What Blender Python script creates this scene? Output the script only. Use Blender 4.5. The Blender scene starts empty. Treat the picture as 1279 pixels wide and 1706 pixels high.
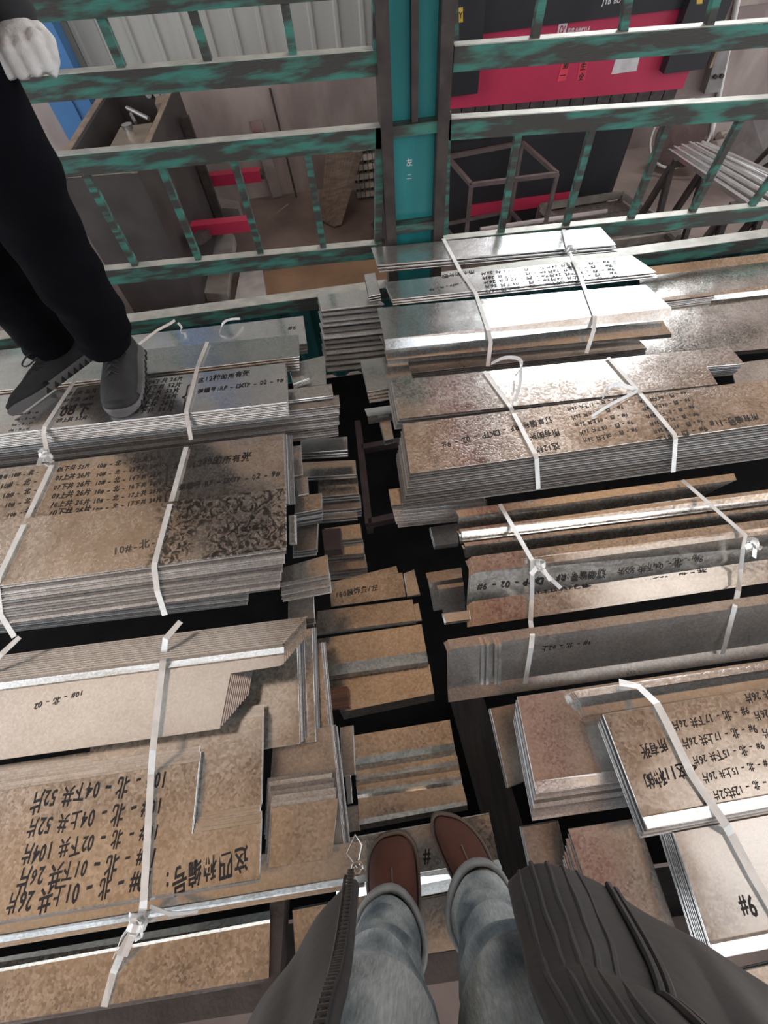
import bpy, bmesh, math, random
from mathutils import Vector, Matrix
random.seed(7)
S = bpy.context.scene
COL = S.collection
# ------------------------------------------------------------------ camera
F, CX, CY = 748.0, 639.5, 853.0
CAM = Vector((0, 0, 2.8))
_n = Vector((50, 427)).normalized()
_psi = math.radians(1.5)
_P = math.atan2(F, 430)
_fh = Vector((math.sin(_psi), math.cos(_psi), 0)); _rh = Vector((math.cos(_psi), -math.sin(_psi), 0)); _up = Vector((0, 0, 1))
AX = _fh*math.cos(_P) - _up*math.sin(_P)
_d = -_fh*math.sin(_P) - _up*math.cos(_P)
XI = _n[1]*_rh + _n[0]*_d
YI = -_n[0]*_rh + _n[1]*_d
cd = bpy.data.cameras.new('camera'); cam = bpy.data.objects.new('camera', cd); COL.objects.link(cam)
cd.sensor_fit = 'HORIZONTAL'; cd.sensor_width = 36; cd.lens = F/1279*36; cd.clip_start = 0.02; cd.clip_end = 100
M = Matrix((XI, -YI, -AX)).transposed().to_4x4(); M.translation = CAM
cam.matrix_world = M
S.camera = cam
# ------------------------------------------------------------------ world, lights, exposure
S.view_settings.view_transform = 'Standard'; S.view_settings.look = 'None'
S.view_settings.exposure = 1.85; S.view_settings.gamma = 1.0; S.view_settings.use_curve_mapping = False
w = bpy.data.worlds.new('world'); S.world = w; w.use_nodes = True
w.node_tree.nodes['Background'].inputs[0].default_value = (0.86, 0.93, 1.0, 1)
w.node_tree.nodes['Background'].inputs[1].default_value = 0.8
def area(name, loc, rot, sx, sy, power, col=(1, 1, 1)):
    l = bpy.data.lights.new(name, 'AREA'); l.shape = 'RECTANGLE'; l.size = sx; l.size_y = sy; l.energy = power; l.color = col
    o = bpy.data.objects.new(name, l); COL.objects.link(o); o.location = loc; o.rotation_euler = rot
    return o
# daylight of the high window band in the far wall, right of centre
area('window_daylight', (3.65, 6.15, 5.2), (math.radians(-62), 0, 0), 2.6, 1.9, 66, (0.95, 0.98, 1.0))
# unseen roof light, added where the notched silver panel reflects it
area('added_rooflight', (-4.3, 1.75, 7.5), (0, 0, 0), 5.0, 2.2, 4.2, (0.97, 0.99, 1.0))

area('rear_rooflight_daylight', (4.5, -1.5, 7.5), (0, 0, 0), 2.4, 1.9, 5.0, (0.97, 0.99, 1.0))
# ------------------------------------------------------------------ helpers
def ray(x, y): return AX + XI*((x-CX)/F) + YI*((y-CY)/F)
def PZ(x, y, z):
    r = ray(x, y); return CAM + r*((z-CAM.z)/r.z)
def PY(x, y, Y):
    r = ray(x, y); return CAM + r*((Y-CAM.y)/r.y)
def tag(o, label=None, cat=None, group=None, kind=None):
    if label: o['label'] = label
    if cat: o['category'] = cat
    if group: o['group'] = group
    if kind: o['kind'] = kind
    return o
ORG = {}
def empty(name, loc, label=None, cat=None, group=None):
    o = bpy.data.objects.new(name, None); COL.objects.link(o); o.location = loc; o.empty_display_size = .1
    ORG[o.name] = Vector(loc); return tag(o, label, cat, group)
class MB:
    def __init__(s): s.v = []; s.f = []; s.smooth = False
    def add(s, vs, fs):
        k = len(s.v); s.v += [Vector(v) for v in vs]; s.f += [tuple(i+k for i in f) for f in fs]; return s
    def box(s, a, b):
        x0, y0, z0 = a; x1, y1, z1 = b
        return s.add([(x0,y0,z0),(x1,y0,z0),(x1,y1,z0),(x0,y1,z0),(x0,y0,z1),(x1,y0,z1),(x1,y1,z1),(x0,y1,z1)],
                     [(0,3,2,1),(4,5,6,7),(0,1,5,4),(1,2,6,5),(2,3,7,6),(3,0,4,7)])
    def bar(s, a, b, wd, ht, side=None):
        a, b = Vector(a), Vector(b); t = (b-a).normalized()
        sd = Vector(side) if side else (t.cross(Vector((0,0,1))) if abs(t.z) < .9 else Vector((1,0,0)))
        sd = (sd - t*sd.dot(t)).normalized(); u = sd.cross(t).normalized()
        c = [a+sd*i*wd/2+u*j*ht/2 for i, j in ((-1,-1),(1,-1),(1,1),(-1,1))]+[b+sd*i*wd/2+u*j*ht/2 for i, j in ((-1,-1),(1,-1),(1,1),(-1,1))]
        return s.add(c, [(3,2,1,0),(4,5,6,7),(0,1,5,4),(1,2,6,5),(2,3,7,6),(3,0,4,7)])
    def hexa(s, top, dn):          # polygon extruded by dn
        n = len(top); top = [Vector(p) for p in top]; dn = Vector(dn)
        return s.add(top+[p+dn for p in top], [tuple(range(n)), tuple(range(2*n-1, n-1, -1))]+[(i, n+i, n+(i+1) % n, (i+1) % n) for i in range(n)])
    def tube(s, pts, r, seg=8, cap=True):
        pts = [Vector(p) for p in pts]; rs = r if isinstance(r, (list, tuple)) else [r]*len(pts); rings = []
        u = None
        for i, p in enumerate(pts):
            t = (pts[min(i+1, len(pts)-1)]-pts[max(i-1, 0)]).normalized()
            if u is None: u = t.orthogonal().normalized()
            u = (u-t*u.dot(t)).normalized(); v = t.cross(u)
            rings.append([p+(u*math.cos(a)+v*math.sin(a))*rs[i] for a in [2*math.pi*k/seg for k in range(seg)]])
        return s.loft(rings, cap=cap)
    def loft(s, rings, closed=True, cap=True):
        n = len(rings[0]); k = len(s.v)
        for r in rings: s.v += [Vector(p) for p in r]
        for i in range(len(rings)-1):
            for j in range(n if closed else n-1):
                a = k+i*n+j; b = k+i*n+(j+1) % n
                s.f.append((a, b, b+n, a+n))
        if cap and closed:
            s.f.append(tuple(range(k+n-1, k-1, -1))); e = k+(len(rings)-1)*n; s.f.append(tuple(range(e, e+n)))
        return s
    def ribbon(s, pts, wd, th=.0012, side=(1,0,0)):
        pts = [Vector(p) for p in pts]; rings = []
        for i, p in enumerate(pts):
            t = (pts[min(i+1, len(pts)-1)]-pts[max(i-1, 0)]).normalized()
            sd = Vector(side); sd = (sd-t*sd.dot(t)).normalized(); u = sd.cross(t)
            rings.append([p+sd*wd/2+u*th/2, p-sd*wd/2+u*th/2, p-sd*wd/2-u*th/2, p+sd*wd/2-u*th/2])
        return s.loft(rings)
    def build(s, name, mat, parent=None, loc=None, smooth=False, mods=None):
        me = bpy.data.meshes.new(name); o = bpy.data.objects.new(name, me); COL.objects.link(o)
        if parent:
            o.parent = parent; og = ORG[parent.name]
        else:
            if loc is None:
                xs = [v.x for v in s.v]; ys = [v.y for v in s.v]; loc = ((min(xs)+max(xs))/2, (min(ys)+max(ys))/2, min(v.z for v in s.v))
            og = Vector(loc); o.location = og
        ORG[o.name] = og
        me.from_pydata([v-og for v in s.v], [], s.f); me.update()
        bm = bmesh.new(); bm.from_mesh(me); bmesh.ops.recalc_face_normals(bm, faces=bm.faces); bm.to_mesh(me); bm.free()
        if mat: me.materials.append(mat)
        if smooth: me.polygons.foreach_set('use_smooth', [True]*len(me.polygons))
        for m in (mods or []):
            q = o.modifiers.new(m[0], m[0])
            for k, v in m[1].items(): setattr(q, k, v)
        return o
# ------------------------------------------------------------------ materials
def mat(name, col, rough=.6, metal=0., var=.25, scale=6., col2=None, bump=0., detail=6, rvar=0., bscale=None, stretch=None, ramp=(.38, .62)):
    m = bpy.data.materials.new(name); m.use_nodes = True; nt = m.node_tree; N = nt.nodes; L = nt.links; b = N['Principled BSDF']
    b.inputs['Roughness'].default_value = rough; b.inputs['Metallic'].default_value = metal
    tc = N.new('ShaderNodeTexCoord'); mp = N.new('ShaderNodeMapping'); L.new(tc.outputs['Object'], mp.inputs[0])
    if stretch: mp.inputs['Scale'].default_value = stretch
    oi = N.new('ShaderNodeObjectInfo'); vm = N.new('ShaderNodeVectorMath'); vm.operation = 'SCALE'; vm.inputs[0].default_value = (13, 7, 5)
    L.new(oi.outputs['Random'], vm.inputs['Scale']); L.new(vm.outputs[0], mp.inputs['Location'])
    no = N.new('ShaderNodeTexNoise'); no.inputs['Scale'].default_value = scale; no.inputs['Detail'].default_value = detail; L.new(mp.outputs[0], no.inputs[0])
    cr = N.new('ShaderNodeValToRGB'); c2 = col2 or tuple(c*(1-var) for c in col)
    cr.color_ramp.elements[0].position, cr.color_ramp.elements[1].position = ramp
    cr.color_ramp.elements[0].color = (*c2, 1); cr.color_ramp.elements[1].color = (*col, 1)
    L.new(no.outputs[0], cr.inputs[0]); L.new(cr.outputs[0], b.inputs['Base Color'])
    if rvar:
        mr = N.new('ShaderNodeMapRange'); mr.inputs[3].default_value = rough-rvar; mr.inputs[4].default_value = rough+rvar
        L.new(no.outputs[0], mr.inputs[0]); L.new(mr.outputs[0], b.inputs['Roughness'])
    if bump:
        n2 = N.new('ShaderNodeTexNoise'); n2.inputs['Scale'].default_value = bscale or scale*8; n2.inputs['Detail'].default_value = 3; L.new(mp.outputs[0], n2.inputs[0])
        bu = N.new('ShaderNodeBump'); bu.inputs['Strength'].default_value = bump; bu.inputs['Distance'].default_value = .01
        L.new(n2.outputs[0], bu.inputs['Height']); L.new(bu.outputs[0], b.inputs['Normal'])
    return m
def zinc(name, lo, hi, rough=.3, spangle=110., bump=.12, scuff_reflection=0., metal=.92):
    m = bpy.data.materials.new(name); m.use_nodes = True; nt = m.node_tree; N = nt.nodes; L = nt.links; b = N['Principled BSDF']
    b.inputs['Metallic'].default_value = metal
    tc = N.new('ShaderNodeTexCoord'); mp = N.new('ShaderNodeMapping'); L.new(tc.outputs['Object'], mp.inputs[0])
    oi = N.new('ShaderNodeObjectInfo'); vm = N.new('ShaderNodeVectorMath'); vm.operation = 'SCALE'; vm.inputs[0].default_value = (13, 7, 5)
    L.new(oi.outputs['Random'], vm.inputs['Scale']); L.new(vm.outputs[0], mp.inputs['Location'])
    vo = N.new('ShaderNodeTexVoronoi'); vo.inputs['Scale'].default_value = spangle; L.new(mp.outputs[0], vo.inputs[0])
    no = N.new('ShaderNodeTexNoise'); no.inputs['Scale'].default_value = 9; no.inputs['Detail'].default_value = 9; no.inputs['Roughness'].default_value = .72; L.new(mp.outputs[0], no.inputs[0])
    sp = N.new('ShaderNodeSeparateColor'); L.new(vo.outputs['Color'], sp.inputs[0])
    mx = N.new('ShaderNodeMath'); mx.operation = 'MULTIPLY_ADD'; mx.inputs[1].default_value = .30; L.new(sp.outputs[0], mx.inputs[0])
    m2 = N.new('ShaderNodeMath'); m2.operation = 'MULTIPLY'; m2.inputs[1].default_value = .8; L.new(no.outputs[0], m2.inputs[0]); L.new(m2.outputs[0], mx.inputs[2])
    cr = N.new('ShaderNodeValToRGB'); cr.color_ramp.elements[0].position = .28; cr.color_ramp.elements[1].position = .8
    cr.color_ramp.elements[0].color = (*lo, 1); cr.color_ramp.elements[1].color = (*hi, 1); L.new(mx.outputs[0], cr.inputs[0])
    out = cr.outputs[0]
    if scuff_reflection:  # dark swirls: scuffs together with a dark reflection painted into the colour
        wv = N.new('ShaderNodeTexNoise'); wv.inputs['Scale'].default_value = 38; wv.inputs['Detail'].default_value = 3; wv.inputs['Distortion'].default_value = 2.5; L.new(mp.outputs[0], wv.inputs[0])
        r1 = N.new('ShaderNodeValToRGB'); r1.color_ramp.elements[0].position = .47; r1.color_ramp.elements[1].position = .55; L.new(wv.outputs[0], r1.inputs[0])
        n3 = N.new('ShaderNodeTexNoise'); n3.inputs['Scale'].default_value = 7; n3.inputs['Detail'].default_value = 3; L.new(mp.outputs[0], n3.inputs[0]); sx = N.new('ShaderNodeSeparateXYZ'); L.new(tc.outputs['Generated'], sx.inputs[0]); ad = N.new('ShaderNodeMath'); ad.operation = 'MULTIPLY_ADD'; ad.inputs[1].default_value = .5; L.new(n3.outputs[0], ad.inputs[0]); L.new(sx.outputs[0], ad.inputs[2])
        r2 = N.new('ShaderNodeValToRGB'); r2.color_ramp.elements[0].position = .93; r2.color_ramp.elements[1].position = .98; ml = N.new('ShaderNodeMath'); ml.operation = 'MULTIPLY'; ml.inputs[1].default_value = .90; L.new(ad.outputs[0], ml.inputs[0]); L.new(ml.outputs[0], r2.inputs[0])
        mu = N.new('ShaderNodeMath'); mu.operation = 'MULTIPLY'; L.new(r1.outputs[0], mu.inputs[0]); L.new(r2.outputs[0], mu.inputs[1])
        ms = N.new('ShaderNodeMath'); ms.operation = 'MULTIPLY'; ms.inputs[1].default_value = scuff_reflection; L.new(mu.outputs[0], ms.inputs[0])
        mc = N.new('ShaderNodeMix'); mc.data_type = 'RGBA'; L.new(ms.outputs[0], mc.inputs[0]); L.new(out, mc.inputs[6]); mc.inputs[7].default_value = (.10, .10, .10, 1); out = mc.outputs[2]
    L.new(out, b.inputs['Base Color'])
    mr = N.new('ShaderNodeMapRange'); mr.inputs[3].default_value = rough-.1; mr.inputs[4].default_value = rough+.14; L.new(mx.outputs[0], mr.inputs[0]); L.new(mr.outputs[0], b.inputs['Roughness'])
    bu = N.new('ShaderNodeBump'); bu.inputs['Strength'].default_value = bump; bu.inputs['Distance'].default_value = .002; L.new(mx.outputs[0], bu.inputs['Height'])
    nw = N.new('ShaderNodeTexNoise'); nw.inputs['Scale'].default_value = 3.2; nw.inputs['Detail'].default_value = 2; L.new(mp.outputs[0], nw.inputs[0])
    b2 = N.new('ShaderNodeBump'); b2.inputs['Strength'].default_value = .3; b2.inputs['Distance'].default_value = .018; L.new(nw.outputs[0], b2.inputs['Height']); L.new(b2.outputs[0], bu.inputs['Normal'])
    L.new(bu.outputs[0], b.inputs['Normal'])
    return m
ZN = zinc('galvanised_steel', (.47, .44, .40), (.88, .85, .81), .15, 170, .18)
ZB = zinc('bright_galvanised_steel', (.62, .62, .61), (.88, .88, .87), .17, 220, .16)
ZS = zinc('scuffed_dark_reflection_steel', (.52, .48, .43), (.80, .75, .69), .22, 170, .14, .9)
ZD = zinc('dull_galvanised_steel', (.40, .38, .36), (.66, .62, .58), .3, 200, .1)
ZE = zinc('cut_sheet_edges', (.50, .50, .50), (.90, .91, .92), .3, 260, .12, 0, .8)
nt = ZE.node_tree; bs_ = nt.nodes['Principled BSDF']; sk = bs_.inputs['Base Color'].links[0].from_socket
hv = nt.nodes.new('ShaderNodeHueSaturation'); oi_ = nt.nodes.new('ShaderNodeObjectInfo'); mr_ = nt.nodes.new('ShaderNodeMapRange'); mr_.inputs[3].default_value = .30; mr_.inputs[4].default_value = 1.12
nt.links.new(oi_.outputs['Random'], mr_.inputs[0]); nt.links.new(mr_.outputs[0], hv.inputs['Value']); nt.links.new(sk, hv.inputs['Color']); nt.links.new(hv.outputs[0], bs_.inputs['Base Color'])
STRAP = mat('strapping_steel', (.88, .88, .87), .42, .35, .12, 30)
INK = mat('marker_ink', (.012, .011, .012), .6, 0, .1)
PRINT = mat('printed_ink', (.07, .06, .05), .7, 0, .2)
GREEN = mat('worn_green_paint', (.06, .22, .175), .5, .15, .3, 22, (.058, .056, .050), .15, rvar=.1, stretch=(.3, 1.6, 1.6), ramp=(.46, .62))
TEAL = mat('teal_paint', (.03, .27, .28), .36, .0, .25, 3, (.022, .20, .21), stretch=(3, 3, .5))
DKSTEEL = mat('dark_rusty_steel', (.075, .06, .055), .6, .3, .4, 12, bump=.15)
EDGE = mat('lit_bare_rail_top', (.55, .55, .50), .42, .3, .25, 14)  # pale rail tops: bare metal with light from above put into the colour
RUST = mat('purple_brown_primer', (.095, .062, .062), .6, .1, .35, 10)
BLACK = mat('black_cloth', (.004, .004, .006), 1.0, 0, .35, 5, bump=.2)
BLACK.node_tree.nodes['Principled BSDF'].inputs['Specular IOR Level'].default_value = .08
WOOD = mat('old_grey_timber', (.20, .15, .12), .8, 0, .4, 5, bump=.3, stretch=(1, 6, 6))
PLY = mat('brown_weathered_board', (.33, .205, .125), .75, 0, .3, 2.5)
DARKWOOD = mat('dark_dunnage_timber', (.028, .020, .016), .9, 0, .5, 8, bump=.5, stretch=(5, .6, 5))
# ------------------------------------------------------------------ setting
def struct(o, label): o['kind'] = 'structure'; o['label'] = label; return o
conc = mat('workshop_concrete', (.25, .195, .175), .75, 0, .25, 1.3, (.13, .098, .088), .1, 10)
wallc = mat('stained_plaster', (.43, .36, .33), .85, 0, .25, 1.6, (.27, .215, .20), .15, 8, stretch=(1.6, 1, .7))
b = MB(); b.box((-9, -7, -.2), (11, 6.6, 0)); struct(b.build('floor', conc), 'brown grey concrete workshop floor')
b = MB(); b.box((-9, 6.3, 0), (11, 6.55, 1.16)); struct(b.build('wall_back', wallc), 'stained plaster dwarf wall behind the machines')
b = MB(); b.box((1.6, 6.29, 1.16), (11, 6.55, 4.1)); b.box((5.1, 6.29, 4.1), (11, 6.55, 7.6)); b.box((1.6, 6.29, 6.3), (5.1, 6.55, 7.6)); b.box((1.6, 6.29, 4.1), (2.2, 6.55, 6.3)); struct(b.build('wall_upper', wallc), 'plain plaster wall to the right of the corrugated cladding')
b = MB(); b.box((-9, -7.2, 0), (11, -7, 4.2)); struct(b.build('wall_front', mat('green_grey_plaster', (.34, .35, .34), .8, 0, .25, 1.5)), 'green grey wall behind the photographer')
# corrugated cladding
clad = mat('grey_wall_cladding', (.44, .435, .405), .5, .1, .12, 2, stretch=(4, 1, .3))
b = MB(); prof = []
x = -9.0
while x < 1.6:
    prof += [(x, 6.30), (x+.17, 6.30), (x+.185, 6.275), (x+.215, 6.275), (x+.23, 6.30)]; x += .245
b.loft([[Vector((px_, py_, 1.16)) for px_, py_ in prof], [Vector((px_, py_, 7.6)) for px_, py_ in prof]], closed=False)
struct(b.build('wall_cladding', clad), 'pale grey ribbed metal cladding above the dwarf wall')
ceil = mat('tan_roof_lining', (.72, .43, .225), .8, 0, .10, .8)
b = MB(); b.box((-9, -7, 7.6), (11, 6.6, 7.75)); struct(b.build('ceiling', ceil), 'tan roof lining')
b = MB()
for a_, c_ in (((2.2, 6.2, 4.1), (2.28, 6.3, 6.3)), ((5.02, 6.2, 4.1), (5.1, 6.3, 6.3)), ((2.28, 6.2, 6.22), (5.02, 6.3, 6.3)), ((2.28, 6.2, 4.1), (5.02, 6.3, 4.18)), ((3.6, 6.2, 4.18), (3.68, 6.3, 6.22))): b.box(a_, c_)
win = b.build('window_1', mat('window_frame_grey', (.3, .31, .31), .5)); struct(win, 'high window band in the far wall')
gl = bpy.data.materials.new('daylit_glass'); gl.use_nodes = True; gp = gl.node_tree.nodes['Principled BSDF']
gp.inputs['Base Color'].default_value = (.8, .85, .9, 1); gp.inputs['Emission Color'].default_value = (.94, .97, 1, 1); gp.inputs['Emission Strength'].default_value = 1.5
MB().box((2.25, 6.27, 4.15), (5.05, 6.29, 6.25)).build('pane', gl, win)
tr_ = mat('dark_truss_steel', (.06, .06, .065), .6)
b = MB()
for y in (-4.2, -1.9, .2, 2.6, 4.6): b.box((-9, y, 7.35), (11, y+.14, 7.6))
for x in (-6.8, -1.4, 2.4, 6.2): b.box((x, -7, 7.2), (x+.2, 6.3, 7.36))
struct(b.build('trim_3', tr_), 'dark steel purlins and trusses under the roof lining')
red_beam = mat('red_crane_paint', (.36, .035, .05), .6)
b = MB(); b.box((1.2, -5, 5.2), (1.36, 6.2, 5.7)); b.box((1.13, -5, 5.12), (1.43, 6.2, 5.2)); struct(b.build('trim_1', red_beam), 'red overhead crane girder')
# ------------------------------------------------------------------ the truck
truck = empty('stake_truck', (0.3, 1.0, 0.95), 'flatbed truck with worn green railing gates carrying all the metal sheets', 'truck')
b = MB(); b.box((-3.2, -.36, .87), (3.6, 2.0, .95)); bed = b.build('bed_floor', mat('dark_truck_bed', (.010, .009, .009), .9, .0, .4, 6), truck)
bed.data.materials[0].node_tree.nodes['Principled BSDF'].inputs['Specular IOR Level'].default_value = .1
for x in (-2.2, .2, 2.6):
    b = MB(); b.bar((x, .82, .40), (x, .82, .87), .12, 2.0); b.build('chassis_support', DKSTEEL, truck)
# far sideboard: wavy inner face in teal paint, capped by a bare steel beam
b = MB(); prof = []; x = -3.2
while x < 3.6:
    prof += [(x, 2.03), (x+.05, 2.03), (x+.075, 2.005), (x+.125, 2.005)]; x += .15
r0 = [Vector((p, q, .95)) for p, q in prof]; r1 = [Vector((p, q, 1.44)) for p, q in prof]
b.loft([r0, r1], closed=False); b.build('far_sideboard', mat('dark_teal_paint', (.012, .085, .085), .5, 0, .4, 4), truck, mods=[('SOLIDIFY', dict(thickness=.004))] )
b = MB(); b.box((-3.2, 1.985, 1.405), (3.6, 2.045, 1.470)); sc = b.build('sideboard_cap', GREEN, truck)
MB().box((-3.2, 1.983, 1.470), (3.6, 2.047, 1.473)).build('lit_top', EDGE, sc)
b = MB(); b.box((-3.2, -.42, .95), (3.6, -.37, 1.40)); b.build('near_sideboard', DKSTEEL, truck)
YR = 1.99
def gate(rails, bars, ends):
    g = MB()
    tops = MB()
    for (a, c) in rails:
        A, B = PY(*a, YR), PY(*c, YR); d = (B-A)
        A2, B2 = A-d*.0, B
        q = .062
        vs = [(p.x, p.y+dy, p.z+dz) for p in (A2, B2) for dy, dz in ((0, -q), (.04, -q), (.04, 0), (0, 0))]
        g.add(vs, [(3,2,1,0), (4,5,6,7), (0,1,5,4), (1,2,6,5), (2,3,7,6), (3,0,4,7)])
        vs = [(p.x, p.y+dy, p.z+dz) for p in (A2, B2) for dy, dz in ((.001, .0), (.039, .0), (.039, .003), (.001, .003))]
        tops.add(vs, [(3,2,1,0), (4,5,6,7), (0,1,5,4), (1,2,6,5), (2,3,7,6), (3,0,4,7)])
    for e in ends:
        A, B = PY(*e[0], YR), PY(*e[1], YR)
        g.bar((A.x, YR+.02, A.z), (B.x, YR+.02, B.z), .03, .04, (1, 0, 0))
    go = g.build('railing_gate', GREEN, truck); tops.build('lit_top', EDGE, go)
    for a, c in bars:
        A, B = PY(*a, YR), PY(*c, YR); t = (B-A).normalized()
        b = MB(); b.bar((A.x, YR+.022, A.z+.02), (B.x, YR+.022, B.z-.01), .026, .026, (1, 0, 0)); b.build('railing_bar', GREEN, go)
# rail lines: front top edge of each rail
gate([((-420, 165), (632, 84)), ((-420, 308), (636, 213)), ((-420, 509), (628, 408)), ((-420, 20), (632, -60))],
     [((152, 0), (200, 112)), ((312, 0), (345, 101)), ((472, -5), (488, 91)), ((-60, 0), (20, 128)),
      ((133, 281), (222, 442)), ((262, 268), (329, 433)), ((385, 258), (434, 424)), ((510, 246), (539, 415)), ((0, 296), (115, 452))],
     [((629, -60), (629, 84)), ((633, 213), (630, 407))])
gate([((757, 78), (1600, 13)), ((742, 200), (1600, 145)), ((740, 401), (1600, 310)), ((755, -90), (1600, -150))],
     [((912, -30), (893, 69)), ((1055, -40), (1042, 57)), ((1210, -50), (1186, 45)), ((1340, -50), (1312, 36)),
      ((866, 224), (836, 393)), ((990, 215), (944, 382)), ((1118, 205), (1052, 371)), ((1244, 192), (1154, 360)), ((1383, 180), (1252, 350))],
     [((753, -90), (757, 68)), ((745, 188), (741, 392))])
# post between the gates
pz0, pz1 = 1.40, 2.75
pl, pr = PY(650, 300, 1.99).x, PY(727, 300, 1.99).x
b = MB(); b.box((pl, 2.02, pz0), (pr, 2.06, pz1)); post = b.build('stake_post', TEAL, truck)
fw = .042
for x0 in (pl-.028, pr-.008):
    MB().box((x0, 1.965, pz0), (x0+fw, 2.06, pz1)).build('post_flange', DKSTEEL, post)
MB().box((pl+.085, 1.985, 2.09), (pl+.108, 2.02, pz1)).build('centre_rib', DKSTEEL, post)
for zz in (2.055, 1.715):
    MB().box((pl, 1.975, zz), (pr, 2.02, zz+.034)).build('cross_strap', GREEN, post)

# ------------------------------------------------------------------ sheets
ALL = {}
def plate(name, pts, t, m, loc=None, ek=.4):
    b = MB(); n = len(pts); c = sum(pts, Vector())/n; e = min(.0018, t*ek)
    ins = []
    for i, p in enumerate(pts):
        a = (pts[i-1]-p).normalized(); d = (pts[(i+1) % n]-p).normalized(); u = a+d
        if u.length < .05: u = Vector((-a.y, a.x, 0))
        u.z = 0; u.normalize()
        cr = a.cross(d).z
        area2 = sum(pts[k-1].x*pts[k].y-pts[k].x*pts[k-1].y for k in range(n))
        if (cr > 0) == (area2 > 0): u = -u
        ins.append(p+u*e)
    top = ins; r1 = [p-Vector((0,0,e)) for p in pts]; r2 = [p-Vector((0,0,t)) for p in pts]
    b.add(top+r1+r2, [tuple(range(n)), tuple(range(3*n-1, 2*n-1, -1))]+[(k*n+i, k*n+n+i, k*n+n+(i+1) % n, k*n+(i+1) % n) for k in (0, 1) for i in range(n)])
    return b.build(name, m, loc=loc)
def stack(desc, outline, z, n, zb, rt=None, rb=None, m=ZN, m2=None, jit=.0022, tf=.60, name='galvanised_sheet', cat='metal sheet', dz=None):
    pts = [PZ(x, y, z) for x, y in outline]
    ext = list(pts)
    for i, (x, y) in enumerate(outline):             # long sheets run on past the frame
        for far in (x >= 1379, x <= -100):
            if far:
                q = max((outline[i-1], i-1), (outline[(i+1) % len(outline)], (i+1) % len(outline)), key=lambda t: abs(t[0][0]-x))[1]
                ext[i] = pts[i]+(pts[i]-pts[q]).normalized()*.5
    pts = ext
    pitch = (z-zb)/n; t = pitch*tf if n > 1 else (z-zb)
    dr = Vector((0, 0, 0))
    if rt and n > 1:
        dr = (PZ(*rb, zb)-PZ(*rt, z))/(n-1); dr.z = 0
    top = plate(name, pts, t, m)
    grp = 'sheets stacked under the '+desc if n > 1 else None
    tag(top, desc, cat)
    proto = None
    for i in range(1, n):
        off = dr*i + Vector((random.uniform(-jit, jit), random.uniform(-jit, jit), -pitch*i))
        if proto is None:
            proto = plate(name, pts, t, m2 or (ZE if m in (ZN, ZS, ZD) else m), ek=.22); o = proto; base = o.location.copy()
        else:
            o = proto.copy(); COL.objects.link(o)
        o.location = base+off
        tag(o, 'sheet stacked under the '+desc, cat, grp)
    top['_z'] = z; ALL[desc] = top
    return top
def fold(desc, lines, m=ZN, th=.0035, n=1, step=(0, 0, 0), name='folded_channel', cat='metal channel', caps=False):
    L = [PZ(l[0][0], l[0][1], l[2]) for l in lines]; R = [PZ(l[1][0], l[1][1], l[2]) for l in lines]
    L0, R0 = L, R
    L = [l+(l-r).normalized()*.5 if ln[0][0] <= -100 else l for l, r, ln in zip(L0, R0, lines)]
    R = [r+(r-l).normalized()*.5 if ln[1][0] >= 1379 else r for l, r, ln in zip(L0, R0, lines)]
    b = MB(); b.loft([L, R], closed=False)
    if caps:
        b.add(L+[L[-1]*.5+L[0]*.5-Vector((0,0,.0))], [tuple(range(len(L)))])
    o = b.build(name, m, mods=[('SOLIDIFY', dict(thickness=th, offset=0))]); tag(o, desc, cat)
    for i in range(1, n):
        c = o.copy(); COL.objects.link(c); c.location = o.location+Vector(step)*i
        tag(c, 'channel nested under the '+desc, cat, 'channels nested under the '+desc)
    ALL[desc] = o
    return o
# ---- left pile, from the far side to the near side
stack('thin bright sheet at the back of the left pile', [(-150,600),(505,526),(511,572),(-150,660)], 1.56, 4, 1.525, (511,572), (513,590), ZB)
stack('grey sheet behind the man, with a notched stack of edges', [(-150,620),(497,557),(499,594),(-150,668)], 1.775, 6, 1.74, (499,594), (500,618), ZB)
MAN = stack('grey list sheet the man in black trousers stands on', [(-150,677),(475,604),(478,670),(-150,741)], 1.82, 10, 1.79, (478,670), (482,692), ZB)
stack('short orange tinted sheet end beside the grey list sheet', [(430,655),(552,639),(555,659),(430,674)], 1.755, 2, 1.742)
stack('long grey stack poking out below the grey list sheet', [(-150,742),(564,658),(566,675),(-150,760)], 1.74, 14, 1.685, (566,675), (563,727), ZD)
stack('speckled bright sheet end near the far left corner of the gap', [(492,604),(540,592),(543,640),(500,646)], 1.70, 3, 1.68, m=ZB)
stack('small bright folded end beside the speckled sheet end', [(480,608),(511,602),(515,630),(488,640)], 1.73, 4, 1.705, m=ZB)
L2 = stack('brown list sheet with two columns of marker writing and a brace', [(-150,800),(472,722),(476,840),(-150,915)], 1.80, 10, 1.75, (472,722), (488,728), ZN)
L3 = stack('brown sheet with dark swirls of scuff and reflection at its right end', [(-150,885),(476,813),(477,913),(-150,996)], 1.82, 15, 1.765, (477,913), (465,983), ZS)
stack('narrow pinkish strip at the end of the dark swirls sheet', [(480,858),(491,857),(492,905),(481,906)], 1.77, 2, 1.755)
stack('dark stack shaded below the dark swirls sheet', [(-150,1010),(415,940),(415,985),(-150,1050)], 1.745, 8, 1.69, (415,985), (414,1008), ZD)
stack('tan sheet end with stepped edges left of the printed channel', [(470,945),(545,924),(548,957),(466,972)], 1.69, 6, 1.65, (548,957), (552,990), ZN)
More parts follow.
